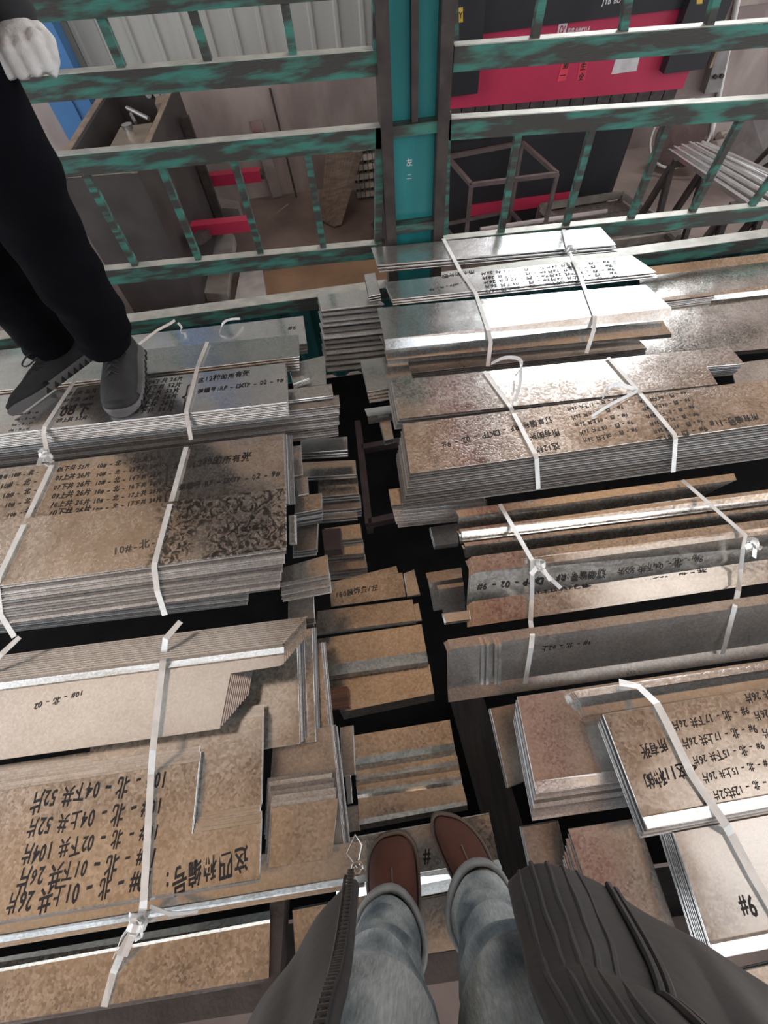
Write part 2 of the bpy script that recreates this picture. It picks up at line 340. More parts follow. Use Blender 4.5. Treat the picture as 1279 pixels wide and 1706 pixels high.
# chamfered nested profiles: main plate, upstand, lip
def lipped(desc, main, far_l, far_r, h, lip, z, n, step, m):
    P = [PZ(x, y, z) for x, y in main]; b = MB(); k = .003
    b.hexa(P, (0, 0, -k))
    A, B = PZ(*far_l, z), PZ(*far_r, z); up = Vector((0, 0, h)); bk = Vector((0, lip, 0))
    b.hexa([A, B, B+up, A+up], (0, k, 0)); b.hexa([A+up, B+up, B+up+bk+Vector((.012, 0, 0)), A+up+bk], (0, 0, -k))
    o = b.build('lipped_panel', m); tag(o, desc, 'metal panel')
    for i in range(1, n):
        c = o.copy(); COL.objects.link(c); c.location = o.location+Vector(step)*i
        tag(c, 'panel nested under the '+desc, 'metal panel', 'panels nested under the '+desc)
    ALL[desc] = o; return o
lipped('notched silver panel with an upturned lipped far side', [(-150,1157),(473,1078),(473,1105),(467,1109),(384,1122),(366,1214),(-150,1287)], (-150,1157), (473,1078), .028, .0042, 1.72, 12, (.0042, .0062, -.0042), ZB)
NP = ALL['notched silver panel with an upturned lipped far side']
b = MB(); b.hexa([PZ(-150,1154,1.7206), PZ(473,1075,1.7206), PZ(473,1088,1.7275), PZ(-150,1168,1.7275)], (0, 0, -.001)); b.build('folded_edge', ZB, NP)
stack('tan sheet showing through the notch of the silver panel', [(180,1105),(494,1040),(500,1239),(180,1290)], 1.622, 6, 1.59, (494,1040), (508,1034))
stack('sheet ends in the first upright row right of the notch', [(400,1070),(520,1046),(526,1236),(400,1252)], 1.60, 5, 1.57, (526,1236), (533,1232))
stack('sheet ends in the second upright row right of the notch', [(400,1095),(535,1070),(549,1224),(400,1240)], 1.56, 6, 1.53, (549,1224), (556,1222))
stack('tan sheet with white lips below the notched silver panel', [(150,1235),(438,1193),(435,1345),(150,1390)], 1.66, 7, 1.64, (438,1193), (441,1174), ZN, ZB, tf=.45)
L5 = stack('large tan sheet with upside-down marker list and cut corner', [(-150,1340),(332,1268),(320,1388),(435,1370),(432,1471),(-150,1566)], 1.68, 9, 1.645, (332,1268), (337,1226), ZN, ZB, tf=.45)
stack('long silver bottom sheet under the large tan list sheet', [(-150,1500),(610,1400),(612,1469),(-150,1597)], 1.60, 3, 1.585, (612,1469), (606,1478), ZB)
stack('dark sheet standing behind the small tan steps', [(455,1232),(552,1208),(574,1418),(440,1440)], 1.59, 7, 1.55, (574,1418), (584,1412), ZD)
stack('small tan stepped sheet between the list sheet and the gap', [(453,1345),(563,1330),(553,1430),(447,1447)], 1.65, 7, 1.625, (563,1330), (552,1280))
fold('long tan channel along the near edge of the left pile', [((-150,1622),(450,1518),1.50),((-150,1640),(450,1531),1.512),((-150,1645),(450,1536),1.50),((-150,1728),(448,1628),1.50),((-150,1735),(448,1634),1.47)], ZN)
b = MB(); b.bar(PZ(468,1480,1.47), PZ(455,1668,1.47), .034, .05); tag(b.build('steel_bar', DKSTEEL), 'dark steel bar lying across beside the tan near edge channel', 'bar')
stack('tan plate partly under the left coat panel', [(486,1516),(620,1490),(620,1580),(492,1602)], 1.47, 2, 1.455)
# ---- middle walkway, from the feet outwards
M8 = stack('grey sheet under the brown shoes marked with a hash sign', [(540,1405),(815,1356),(830,1432),(540,1482)], 1.50, 2, 1.49, m=ZN)
fold('bright flange in front of the sheet under the shoes', [((560,1474),(830,1431),1.484),((560,1500),(836,1446),1.47),((560,1520),(836,1466),1.44)], ZB)
stack('bluish plate between the jeans legs', [(560,1525),(800,1480),(806,1575),(570,1612)], 1.44, 3, 1.42, m=ZB)
fold('ribbed tan channel just beyond the brown shoes', [((586,1226),(749,1199),1.44),((589,1264),(756,1238),1.44),((590,1275),(758,1249),1.452),((592,1284),(760,1257),1.44),((592,1290),(762,1263),1.44),((593,1300),(764,1274),1.452),((593,1308),(765,1282),1.44),((594,1313),(767,1288),1.44),((595,1325),(769,1300),1.453),((596,1330),(770,1306),1.45),((598,1366),(777,1334),1.45),((599,1374),(778,1341),1.457),((599,1382),(779,1348),1.44)], ZN)
stack('dark plate on edge left of the ribbed channel', [(566,1212),(588,1208),(592,1290),(570,1294)], 1.46, 2, 1.43, m=ZD)
stack('thin pale strip left of the ribbed channel', [(574,1292),(584,1291),(587,1338),(579,1340)], 1.45, 1, 1.43, m=ZB)
stack('small grey sheet end beside the left brown shoe', [(576,1346),(596,1343),(600,1384),(577,1388)], 1.45, 4, 1.42, m=ZD)
fold('wide tan channel in the middle of the gap', [((536,1132),(715,1106),1.36),((568,1186),(723,1155),1.36),((570,1192),(723,1160),1.345)], ZN, n=3, step=(0, -.004, -.012))
fold('tan channel with a bluish bright flange', [((526,1065),(702,1040),1.40),((534,1110),(710,1085),1.395),((536,1128),(713,1102),1.409),((536,1134),(714,1108),1.375)], ZN)
stack('rust speckled tan sheet behind the channel with a bright flange', [(528,1018),(687,998),(693,1034),(524,1055)], 1.42, 4, 1.40, (693,1034), (693,1040))
fold('printed tan channel with small characters', [((545,972),(660,943),1.40),((548,982),(663,954),1.40),((548,970),(670,955),1.43),((552,1011),(676,994),1.43)], ZN)
stack('speckled zinc end right of the printed channel', [(672,955),(690,948),(700,990),(678,994)], 1.40, 2, 1.38, m=ZB)
stack('pale zinc corner right of the rust speckled sheet', [(672,1010),(697,1004),(703,1034),(677,1038)], 1.395, 1, 1.38, m=ZB)
blk = MB()
P0 = [PZ(x, y, 1.40) for x, y in ((546,1147),(578,1143),(580,1176),(550,1180))]; blk.hexa(P0, (0, 0, -.05))
tag(blk.build('timber_block', mat('reddish_timber', (.17, .075, .045), .8, 0, .5, 9, stretch=(.4, 12, 1))), 'reddish timber block on the wide tan channel', 'timber')
# ---- ends sticking out low in the gap on the left
bits = [('bright sheet end beside the stepped stack end', [(500,732),(578,727),(579,750),(500,755)], 1.62, 3, ZB),
 ('pale end with a dark spot low in the gap', [(500,770),(592,766),(594,790),(500,796)], 1.52, 2, ZB),
 ('tan and silver end low in the gap', [(530,800),(595,792),(598,822),(530,828)], 1.48, 3, ZN),
 ('dark sheet end below the tan and silver end', [(530,830),(600,824),(602,846),(530,852)], 1.44, 4, ZD),
 ('slim bright end above the tan paired ends', [(530,856),(594,850),(596,860),(530,866)], 1.42, 2, ZB),
 ('upper one of the tan paired ends', [(540,880),(600,872),(603,896),(540,903)], 1.40, 3, ZN),
 ('lower one of the tan paired ends', [(540,906),(605,899),(606,922),(540,927)], 1.37, 3, ZN),
 ('dull long end just behind the printed channel', [(530,932),(608,923),(612,946),(530,954)], 1.34, 4, ZD),
 ('tan topped stack end beside the brown list sheet', [(490,827),(536,821),(536,848),(490,856)], 1.68, 6, ZN),
 ('speckled upright strip right of the brown list sheet', [(481,744),(501,741),(504,790),(487,794)], 1.70, 2, ZB),
 ('pale curved strip beside the speckled upright strip', [(490,798),(512,793),(514,822),(496,826)], 1.69, 2, ZB),
 ('grey end under the tan topped stack end', [(488,865),(530,862),(528,915),(488,920)], 1.60, 3, ZD),
 ('grey upright sheet left of the rust speckled sheet', [(480,1000),(522,990),(524,1030),(480,1036)], 1.58, 4, ZD)]
for d_, o_, z_, n_, m_ in bits: stack(d_, o_, z_, n_, z_-.011*n_-.004, o_[2], (o_[2][0]+1, o_[2][1]+4*n_), m_)
b = MB(); b.hexa([PZ(x, y, 1.42) for x, y in ((536,882),(567,880),(568,914),(540,917))], (0, 0, -.06)); tag(b.build('steel_tube', RUST), 'maroon square tube end beside the tan paired ends', 'tube')
# ---- dark frame lying in the gap
fr = MB()
A, B_, C_, D_ = PZ(596,705,1.10), PZ(660,735,1.10), PZ(614,872,1.10), PZ(690,850,1.10)
fr.bar(A, C_+(C_-A)*.02, .028, .04); fr.bar(PZ(603,748,1.10), B_+Vector((.25, 0, 0)), .028, .04); fr.bar(C_, D_+Vector((.25, .01, 0)), .028, .04); fr.bar(A+Vector((0,0,-.07)), C_+Vector((0,0,-.07)), .028, .05)
tag(fr.build('welded_rack', RUST), 'purple brown welded steel rack lying down in the dark gap', 'rack')
b = MB(); b.bar(PZ(775,1160,1.01), PZ(868,1480,1.01), .11, .10); tag(b.build('timber_bearer', DARKWOOD), 'dark rough timber bearer right of the brown shoes', 'timber')
# ---- right pile, from the far side to the near side
stack('bright far tray against the railing post', [(618,412),(1000,378),(1026,407),(628,442)], 1.69, 3, 1.665, (628,442), (631,456), ZB)
R0b = stack('bright tray with upside-down small writing between two trays', [(640,470),(1052,425),(1093,453),(653,499)], 1.69, 3, 1.672, (653,499), (655,510), ZB)
stack('small bent bright end left of the tray with small writing', [(606,457),(625,454),(634,490),(614,494)], 1.67, 3, 1.64, m=ZB)
fold('widest bright tray at the top of the far right pile', [((628,514),(1074,475),1.69),((640,566),(1118,513),1.69),((643,583),(1117,532),1.66)], ZB)
fold('shallow open tray below the widest bright tray', [((632,560),(1100,520),1.64),((640,580),(1105,538),1.635),((644,600),(1118,556),1.615),((646,606),(1118,562),1.60)], ZB)
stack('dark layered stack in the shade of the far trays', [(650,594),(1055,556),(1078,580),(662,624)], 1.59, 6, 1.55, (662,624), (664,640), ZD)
stack('bright end sheet between the far trays and the pinkish sheet', [(600,600),(676,590),(690,640),(612,653)], 1.60, 4, 1.575, (612,653), (616,672), ZB)
stack('bright layered stack left of the far trays', [(528,492),(612,482),(640,506),(535,517)], 1.60, 12, 1.47, (535,517), (546,622), ZB, ZE, jit=.004)
fold('bright small channel low at the gap edge', [((607,682),(650,676),1.50),((612,694),(655,688),1.51),((614,706),(657,700),1.48)], ZB)
stack('brown folded end below the small channel', [(632,702),(650,698),(656,730),(640,734)], 1.52, 4, 1.49)
R1b = stack('pinkish tan sheet behind the right list sheet, notched at the right', [(653,634),(1215,577),(1240,606),(1178,611),(1196,640),(665,698)], 1.70, 7, 1.66, (653,634), (646,652), ZN)
R1a = stack('long tan sheet with upside-down list, right of the gap', [(670,706),(1400,617),(1400,690),(683,789)], 1.73, 15, 1.645, (683,789), (672,848), ZN)
stack('tan stack end under the long list sheet', [(647,815),(800,796),(805,826),(652,842)], 1.60, 8, 1.555, (652,842), (662,880))
fold('first reddish bent channel below the long list sheet', [((758,850),(1222,789),1.62),((764,862),(1226,800),1.62),((760,884),(1170,826),1.585),((764,890),(1160,836),1.58)], ZN)
fold('second bent channel from the long list sheet', [((764,882),(1400,800),1.625),((768,886),(1400,806),1.625),((770,902),(1400,824),1.605)], ZN, n=2, step=(-.006, -.002, -.01))
fold('third bent channel just behind the knotted channel bundle', [((772,905),(1400,829),1.63),((775,910),(1400,834),1.63),((778,925),(1400,850),1.605)], ZN, n=2, step=(-.006, -.002, -.01))
R2d = fold('big knotted channel with a line of marker writing', [((784,928),(1400,850),1.65),((790,941),(1400,863),1.65),((790,954),(1400,873),1.642),((786,1002),(1400,914),1.572),((787,1039),(1400,948),1.556)], ZN, n=4, step=(-.005, -.0015, -.004))
R2e = fold('lower dark channel with stamped ribs at its end', [((745,1066),(1400,973),1.62),((751,1081),(1400,988),1.62),((752,1146),(1400,1054),1.50),((753,1166),(1400,1074),1.492)], ZD, n=3, step=(-.005, -.0015, -.005))
rb_ = MB()
for x in (803, 812, 826, 832):
    A, B_, C_ = PZ(x-5, 1060, 1.622), PZ(x, 1074, 1.622), PZ(x-1, 1140, 1.505)
    dx = Vector((.004, 0, 0)); u = Vector((0, -.002, .003)); rb_.add([A+u-dx, B_+u-dx, C_+u-dx, A+u+dx, B_+u+dx, C_+u+dx, A-dx, B_-dx, C_-dx, A+dx, B_+dx, C_+dx], [(0,1,4,3),(1,2,5,4),(0,6,7,1),(1,7,8,2),(3,4,10,9),(4,5,11,10)])
rb_.build('stamped_rib', ZB, R2e)
stack('bright folded end left of the ribbed channel end', [(737,1022),(782,1016),(784,1032),(742,1038)], 1.58, 3, 1.56, m=ZB)
fold('dark upright channel end at the right gap edge', [((709,955),(768,946),1.50),((714,972),(770,962),1.50),((722,1018),(775,1006),1.44)], ZD)
fold('second dark upright end beside the knotted channel bundle', [((727,976),(772,970),1.52),((730,982),(772,976),1.52),((738,1022),(775,1016),1.46)], ZD)
stack('black sheet end deep under the long list sheet', [(716,878),(760,872),(764,905),(724,910)], 1.45, 4, 1.42, m=ZD)
R3a = stack('silver tray end in front of the ribbed channel', [(861,1161),(1400,1082),(1400,1250),(893,1323)], 1.60, 10, 1.55, (893,1323), (884,1366), ZB, ZE)
fold('bright flange strip behind the nearest list sheet', [((955,1152),(1400,1086),1.63),((962,1163),(1400,1097),1.635),((968,1178),(1400,1110),1.615),((976,1192),(1400,1125),1.615)], ZB, n=4, step=(-.003, -.001, -.004))
R3b = stack('nearest right list sheet with big upside-down writing', [(1004,1190),(1400,1124),(1400,1322),(1078,1383)], 1.675, 9, 1.64, (1078,1383), (1066,1398), ZN)
R3c = stack('silver sheet marked nine hash at the lower right', [(1121,1387),(1400,1335),(1400,1558),(1190,1599)], 1.65, 11, 1.595, (1190,1599), (1156,1582), ZB)
stack('silver tray below the nearest list sheet, half under the coat', [(946,1381),(1062,1363),(1130,1560),(1010,1580)], 1.56, 9, 1.51, (946,1381), (934,1440), ZB)
stack('tan sheet under the silver nine hash sheet', [(1200,1625),(1400,1580),(1400,1640),(1210,1680)], 1.60, 3, 1.58)
stack('dark sheet standing beside the timber bearer', [(816,1180),(866,1170),(895,1292),(846,1312)], 1.46, 4, 1.43, m=ZD)
stack('dark box shaped sheet end under the silver tray', [(868,1378),(930,1367),(945,1440),(884,1452)], 1.48, 4, 1.45, m=ZD)
def lip(sheet, a, c, z):
    L = [PZ(a[0][0], a[0][1], z+.0085), PZ(c[0][0], c[0][1], z+.0006)]; Rr = [PZ(a[1][0], a[1][1], z+.0085), PZ(c[1][0], c[1][1], z+.0006)]
    b = MB(); b.hexa([L[0], Rr[0], Rr[1], L[1]], (0, 0, -.002)); b.build('folded_edge', ZB, sheet)
lip(R3a, ((890,1302), (1400,1232)), ((894,1321), (1400,1249)), 1.60)
lip(L5, ((-150,1561), (432,1466)), ((-150,1565), (432,1470)), 1.68)
lip(ALL['long silver bottom sheet under the large tan list sheet'], ((-150,1584), (607,1458)), ((-150,1596), (611,1468)), 1.60)
lip(R3b, ((1070,1362), (1400,1303)), ((1079,1381), (1400,1321)), 1.675)
lip(R3c, ((1184,1574), (1400,1532)), ((1191,1597), (1400,1556)), 1.65)
# ---- far right long trays by the sideboard
fold('long tray with a bluish flange along the far sideboard', [((1060,447),(1400,408),1.45),((1064,462),(1400,422),1.43),((1068,500),(1400,462),1.43),((1068,506),(1400,468),1.42)], ZN)
stack('dark edged stack under the long far tray', [(1050,506),(1188,489),(1190,494),(1052,512)], 1.415, 5, 1.385, m=ZD)
fold('second long tan tray on the far right', [((1050,500),(1400,464),1.425),((1054,515),(1400,478),1.39),((1060,600),(1400,570),1.39),((1060,606),(1400,576),1.37)], ZN)
stack('dark layered ends at the right edge behind the list sheet', [(1215,606),(1400,582),(1400,640),(1225,640)], 1.52, 8, 1.46, (1215,606), (1240,640), ZD)
# ------------------------------------------------------------------ background machines
# open machine housing behind the left gate
HZ = 1.25
FL, FR, NR, NL = Vector((-1.96,5.88,HZ)), Vector((-1.32,5.82,HZ)), PZ(229,287,HZ), PZ(88,299,HZ)
HOUSE = mat('brown_black_steel', (.070, .058, .055), .55, .2, .3, 4, rvar=.1)
RIM = mat('worn_tan_rim', (.34, .26, .20), .6, .1, .35, 9)
REDP = mat('red_machine_paint', (.50, .030, .085), .42, 0, .15, 2)
mach = empty('machine_housing', (-1.7, 5.0, 0), 'dark open-topped steel machine housing with red arms behind the left gate', 'machine')
b = MB()
for p, q in ((FL, FR), (FR, NR), (NR, NL), (NL, FL)):
    t = (q-p).normalized(); inw = Vector((t.y, -t.x, 0))*.03
    b.hexa([p, q, q+inw, p+inw], (0, 0, -1.2))
b.build('housing_wall', HOUSE, mach)
b = MB()
for p, q, wd in ((FL, NL, .06), (FR, NR, .045), (NR, NL, .05)):
    t = (q-p).normalized(); inw = Vector((t.y, -t.x, 0)); b.hexa([p+Vector((0,0,.006)), q+Vector((0,0,.006)), q+inw*wd+Vector((0,0,.006)), p+inw*wd+Vector((0,0,.006))], (0, 0, -.012))
b.build('rim', RIM, mach)
b = MB(); b.hexa([PZ(x, y, 1.17) for x, y in ((200,212),(254,204),(240,244),(180,250))], (0, 0, -.5)); gb = b.build('gearbox', mat('khaki_cast_iron', (.30, .25, .19), .5, .2, .2, 6), mach)
c = PZ(219, 226, 1.17); b = MB(); b.tube([c, c+Vector((0,0,.05)), c+Vector((0,0,.051)), c+Vector((0,0,.08))], [.035, .035, .045, .045], 14); b.build('knob', ZB, gb)
b = MB(); b.tube([PZ(212,180,1.22), PZ(248,198,1.18)], .018, 8); b.tube([PZ(218,190,1.2), PZ(226,205,1.17)], .014, 8); b.build('lever', mat('grey_rod', (.35, .33, .31), .4, .6), mach)
b = MB()
for x in (242, 256, 268): b.tube([PZ(x,150,1.16), PZ(x+5,158,1.2)], .028, 8)
b.build('valve', mat('pale_grey_knob', (.4, .39, .38), .5), mach)
b = MB(); b.hexa([PZ(x, y, 1.19) for x, y in ((260,160),(280,157),(274,171),(258,173))], (0,0,-.06)); b.build('bracket', RIM, mach)
for A, B_ in (((-1.42, 5.70, .50), (-.74, 5.66, .50)), ((-1.45, 4.74, .50), (-.84, 4.71, .50))):
    b = MB(); b.bar(A, B_, .10, .10); a_ = b.build('support_arm', REDP, mach)
    b = MB(); e = Vector(B_); b.tube([e+Vector((-.005,0,0)), e+Vector((.03,0,0))], .045, 12); b.build('end_bolt', DKSTEEL, a_)
b = MB(); b.bar((-1.28, 5.8, .02), (-1.28, 4.3, .62), .10, .08); b.bar((-1.28, 5.5, .02), (-1.28, 5.5, 1.1), .08, .06); b.build('frame_rail', DKSTEEL, mach)
def slab(name, pxs, z, t, m, label, cat, z2=None):
    b = MB(); P = [PZ(x, y, (z if z2 is None else z2[i])) for i, (x, y) in enumerate(pxs)]; b.hexa(P, (0, 0, -t)); return tag(b.build(name, m), label, cat)
GREYB = mat('grey_board', (.33, .30, .28), .7, 0, .25, 5)
slab('plank', ((352,326),(398,336),(397,348),(356,346)), .16, .15, GREYB, 'short grey plank behind the large grey board on the floor', 'plank')
slab('board', ((352,356),(390,392),(378,490),(340,488)), .10, .09, GREYB, 'large grey board lying beside the machine housing', 'board')
slab('board', ((402,442),(434,438),(444,498),(390,505)), .08, .07, mat('pale_plate', (.52, .50, .49), .5), 'pale plate lying on the floor below the railing gate', 'board')
slab('board', ((440,452),(650,425),(655,520),(430,545)), .02, .018, PLY, 'wide brown board lying on the floor along the truck', 'board')
slab('board', ((20,470),(80,462),(90,560),(20,570)), .5, .48, mat('white_board', (.72, .72, .71), .5), 'white box seen between the legs of the man in black', 'box')
A = PZ(463, 326, 0); b = MB(); b.bar((A.x, A.y-.05, 0.01), (A.x-.05, 6.28, .75), .13, .01, (1, 0, 0)); tag(b.build('metal_strip', ZB), 'short bright metal strip leaning against the dwarf wall', 'metal strip')
A = PZ(494, 330, 0); b = MB(); b.tube([(A.x, A.y, 0.01), (A.x-.05, 6.27, 1.0)], .012, 6); tag(b.build('thin_rod', DKSTEEL), 'thin dark rod leaning on the wall beside the bright strip', 'rod')
A = PZ(436, 374, .1); b = MB(); b.tube([A, PZ(480, 340, .3)], .006, 5); tag(b.build('wire', mat('pale_wire', (.4, .33, .28), .6)), 'thin pale wire sticking up from the near red arm', 'wire')
b = MB(); B1, B2, T2, T1 = PZ(533,366,.02), PZ(557,378,.02), PY(600,232,6.0), PY(544,236,6.0); dn = Vector((.07, .03, 0))
for k in range(9):
    f0, f1 = k/9, (k+.82)/9
    b.hexa([B1.lerp(B2, f0), B1.lerp(B2, f1), T1.lerp(T2, f1), T1.lerp(T2, f0)], dn)
b.hexa([B1+dn*.3, B2+dn*.3, T2+dn*.3, T1+dn*.3], dn*.9)
tag(b.build('slatted_panel', WOOD), 'brown ribbed wooden panel leaning against the wall', 'panel')
base = PZ(616, 332, 0)
for k in range(7):
    b = MB(); z = .03+k*.092
    for q in range(9): b.box((base.x-.15+q*.054, base.y, z), (base.x-.15+q*.054+.048, base.y+.24, z+.055))
    tag(b.build('slat_row', mat('pale_sawn_timber', (.50, .44, .38), .8, 0, .3, 9) if k == 0 else bpy.data.materials['pale_sawn_timber']), 'row of pale sawn slats in the stack beside the slatted panel', 'timber', 'rows of sawn slats')
b = MB()
for k in range(8): b.box((base.x-.15+.06*k, base.y+.03, .03), (base.x-.15+.06*k+.02, base.y+.05, .66))
tag(b.build('stack_spacer', DARKWOOD), 'dark spacers between the rows of pale sawn slats', 'timber')
for k in range(4):
    b = MB(); P = [PZ(x, y, .05+.02*k) for x, y in ((618+k*3,372-k*4),(650,362-k*3),(652,398),(630+k*2,396))]; b.hexa(P, (0,0,-.012)); tag(b.build('scrap_plate', HOUSE), 'dark scrap plate in the small pile beside the teal post', 'scrap plate', 'scrap plates by the post')
# blue column
b = MB(); b.box((-2.62, 6.0, 0), (-2.40, 6.02, 7.6)); b.box((-2.52, 6.02, 0), (-2.50, 6.22, 7.6)); b.box((-2.62, 6.22, 0), (-2.40, 6.24, 7.6)); b.box((-2.40, 6.02, 0), (-2.24, 6.2, 7.6))
struct(b.build('trim_2', mat('blue_column_paint', (.06, .19, .42), .45, 0, .15, 2)), 'blue steel building column behind the left gate')
# press brake
PBK = mat('black_machine_paint', (.022, .022, .026), .45, .1, .3, 3)
pb = empty('press_brake', (2.1, 5.3, 0), 'large red and black sheet metal bending machine behind the right gate', 'machine')
b = MB(); b.add([(1.10,5.0,1.075),(3.28,5.0,1.005),(3.28,5.0,1.62),(1.10,5.0,1.62),(1.10,5.12,1.075),(3.28,5.12,1.005),(3.28,5.12,1.62),(1.10,5.12,1.62)], [(0,3,2,1),(4,5,6,7),(0,1,5,4),(1,2,6,5),(2,3,7,6),(3,0,4,7)])
ram = b.build('ram', REDP, pb)
MB().box((1.0, 4.97, 1.535), (3.35, 5.15, 2.7)).build('crown', PBK, pb)
MB().box((1.02, 4.90, 1.19), (1.345, 4.995, 2.7)).build('left_cylinder_cover', PBK, pb)
MB().box((2.985, 4.90, 1.16), (3.345, 4.995, 2.7)).build('right_cylinder_cover', PBK, pb)
for k in range(17):
    x = 1.12+k*.125; z = 1.075-(x-1.1)*.032
    MB().box((x, 5.0, z-.075), (x+.115, 5.05, z-.002)).build('punch_clamp', DKSTEEL, pb)
b = MB(); b.box((1.0, 4.80, .05), (2.80, 4.95, .885)); b.box((1.0, 4.79, .84), (2.84, 4.98, .895)); b.build('bed', PBK, pb)
for x in (1.0, 3.0): MB().box((x, 5.2, .02), (x+.06, 6.1, 2.4)).build('side_frame', PBK, pb)
MB().box((1.35, 4.775, .26), (2.45, 4.80, .36)).build('red_reflection_strip', REDP, pb)  # red strip added as a solid bar to stand for a reflection
def sign(name, pxs, Y, m, par, t=.002):
    P = [PY(x, y, Y) for x, y in pxs]; b = MB(); b.hexa(P, (0, t, 0)); return b.build(name, m, par)
sign('yellow_sticker', ((763,13),(771,12),(771,37),(763,38)), 4.897, mat('yellow_sticker', (.62, .40, .06), .5), pb)
sign('yellow_sticker', ((1161,-6),(1170,-7),(1170,6),(1160,7)), 4.897, bpy.data.materials['yellow_sticker'], pb)
sign('paper_notice', ((1029,88),(1068,84),(1060,118),(1018,124)), 4.997, mat('white_paper', (.70, .66, .68), .6), pb)
red_paper = mat('bright_red_paper', (.75, .05, .09), .6)
ban1 = sign('red_paper_strip', ((945,70),(958,69),(942,134),(928,136)), 4.997, red_paper, pb)
ban2 = sign('red_paper_strip', ((972,66),(986,65),(974,134),(960,136)), 4.997, red_paper, pb)
# welded table frame before the press brake
TB = mat('brown_angle_iron', (.16, .125, .12), .5, .3, .3, 9)
tz = .87; T = [PZ(x, y, tz) for x, y in ((745,262),(785,308),(928,290),(870,238))]
rk = empty('work_table_frame', (1.5, 4.3, 0), 'bare welded angle iron table frame standing before the press brake', 'table frame')
b = MB()
for i in range(4): b.bar(T[i], T[(i+1) % 4], .03, .03)
b.build('top_frame', TB, rk)
for p in T: MB().bar(p, Vector((p.x, p.y, 0)), .03, .03, (1, 0, 0)).build('leg', TB, rk)
b = MB()
for i in range(4): b.bar(Vector((T[i].x, T[i].y, .3)), Vector((T[(i+1) % 4].x, T[(i+1) % 4].y, .3)), .025, .025)
b.build('lower_rail', TB, rk)
b = MB(); A = PZ(742,345,.03); B_ = PZ(770,398,.03); b.bar(A, B_, .035, .035); tag(b.build('timber_batten', PLY), 'pale timber batten on the floor right of the teal post', 'timber')
# low tray table
tr = empty('low_tray_table', (2.6, 4.3, 0), 'low metal tray table with checker plate top in front of the press brake', 'tray table')
tz = .34; T = [PZ(x, y, tz) for x, y in ((900,345),(1037,324),(1131,390),(985,410))]
b = MB()
for i in range(4): b.bar(T[i], T[(i+1) % 4], .03, .06)
b.build('rim', mat('grey_steel_rim', (.36, .33, .30), .5, .5, .3, 9), tr)
chk = mat('checker_plate', (.30, .28, .26), .4, .7, .3, 60)
b = MB(); b.hexa([p+Vector((0,0,-.05)) for p in T], (0,0,-.006)); cp = b.build('tray_floor', chk, tr)
b = MB()
for i in range(14):
    for j in range(6):
        u, v = (i+.5)/14*.6+.38, (j+.5)/6
        p = (T[0].lerp(T[1], u)).lerp(T[3].lerp(T[2], u), v)+Vector((0,0,-.046)); s_ = .013*(1 if (i+j) % 2 else -1)
        b.bar(p+Vector((-.02, -s_, 0)), p+Vector((.02, s_, 0)), .01, .006)
b.build('tread', chk, cp)
for p in T: MB().bar(p, Vector((p.x, p.y, 0)), .04, .04, (1, 0, 0)).build('leg', TB, tr)
b = MB(); b.tube([PZ(800,383,.45), PZ(1010,352,.45)], .022, 8); tag(b.build('steel_tube', mat('pinkish_tube', (.48, .42, .41), .45, .3)), 'long pinkish tube lying on the low tray table', 'tube')
# trestle with bright channels
ts = empty('trestle', (3.3, 3.9, 0), 'dark steel trestle carrying bright channels at the right', 'trestle')
tz = .80
A, B_ = PZ(1120, 272, tz), PZ(1180, 268, tz); C_, D_ = PZ(1215, 345, tz), PZ(1279, 335, tz)
for p, q in ((A, B_), (C_, D_)):
    MB().bar(p, q, .05, .05).build('top_bar', DKSTEEL, ts)
    for e, f in ((p, -.12), (p, .12), (q, .12), (q, -.12)): MB().bar(e+Vector((0,0,-.02)), Vector((e.x+f, e.y-.08*(1 if f > 0 else -1), 0)), .045, .045, (1, 0, 0)).build('leg', DKSTEEL, ts)
MB().bar(Vector((A.x, A.y, .35)), Vector((C_.x, C_.y, .35)), .04, .04).build('stretcher', DKSTEEL, ts)
for k, (p, q) in enumerate((((1113,251),(1262,352)), ((1121,246),(1280,345)), ((1134,243),(1292,335)), ((1147,239),(1304,326)), ((1158,240),(1316,318)), ((1168,238),(1326,309)))):
    b = MB(); z = .84
    A, B_ = PZ(*p, z), PZ(*q, z); B_ = A+(B_-A)*1.2; b.bar(A, B_, .022, .03); b.bar(A+Vector((.05, .02, -.01)), B_+Vector((.04, .02, -.01)), .04, .008)
    tag(b.build('roller_channel', ZB), 'long bright metal channel lying on the dark trestle', 'metal channel', 'channels on the trestle')
# round machine by the wall
rm = empty('industrial_fan', (4.0, 5.7, 0), 'brown round fan with a pale hoop on a round base by the wall', 'fan')
c = PY(1133, 226, 5.72); ax = Vector((-.5, -.7, .35)).normalized(); fb = mat('dusty_brown_fan', (.16, .105, .10), .7, 0, .3, 6)
b = MB(); b.tube([c-ax*.10, c-ax*.06, c+ax*.04, c+ax*.07], [.15, .24, .25, .08], 28); b.build('fan_drum', fb, rm, smooth=False)
u = ax.orthogonal().normalized(); v = ax.cross(u)
b = MB(); b.tube([c+ax*.10+(u*math.cos(a)+v*math.sin(a))*.29 for a in [math.pi*2*k/30 for k in range(31)]], .014, 6); b.build('hoop', mat('pale_plastic', (.6, .58, .55), .5), rm)
b = MB(); q0 = PZ(1113, 270, 0); b.tube([q0, q0+Vector((0,0,.04)), q0+Vector((0,0,.08))], [.17, .17, .04], 24); b.tube([q0+Vector((0,0,.05)), c-ax*.09], .035, 8); b.build('base', mat('pinkish_base', (.34, .25, .24), .6), rm)
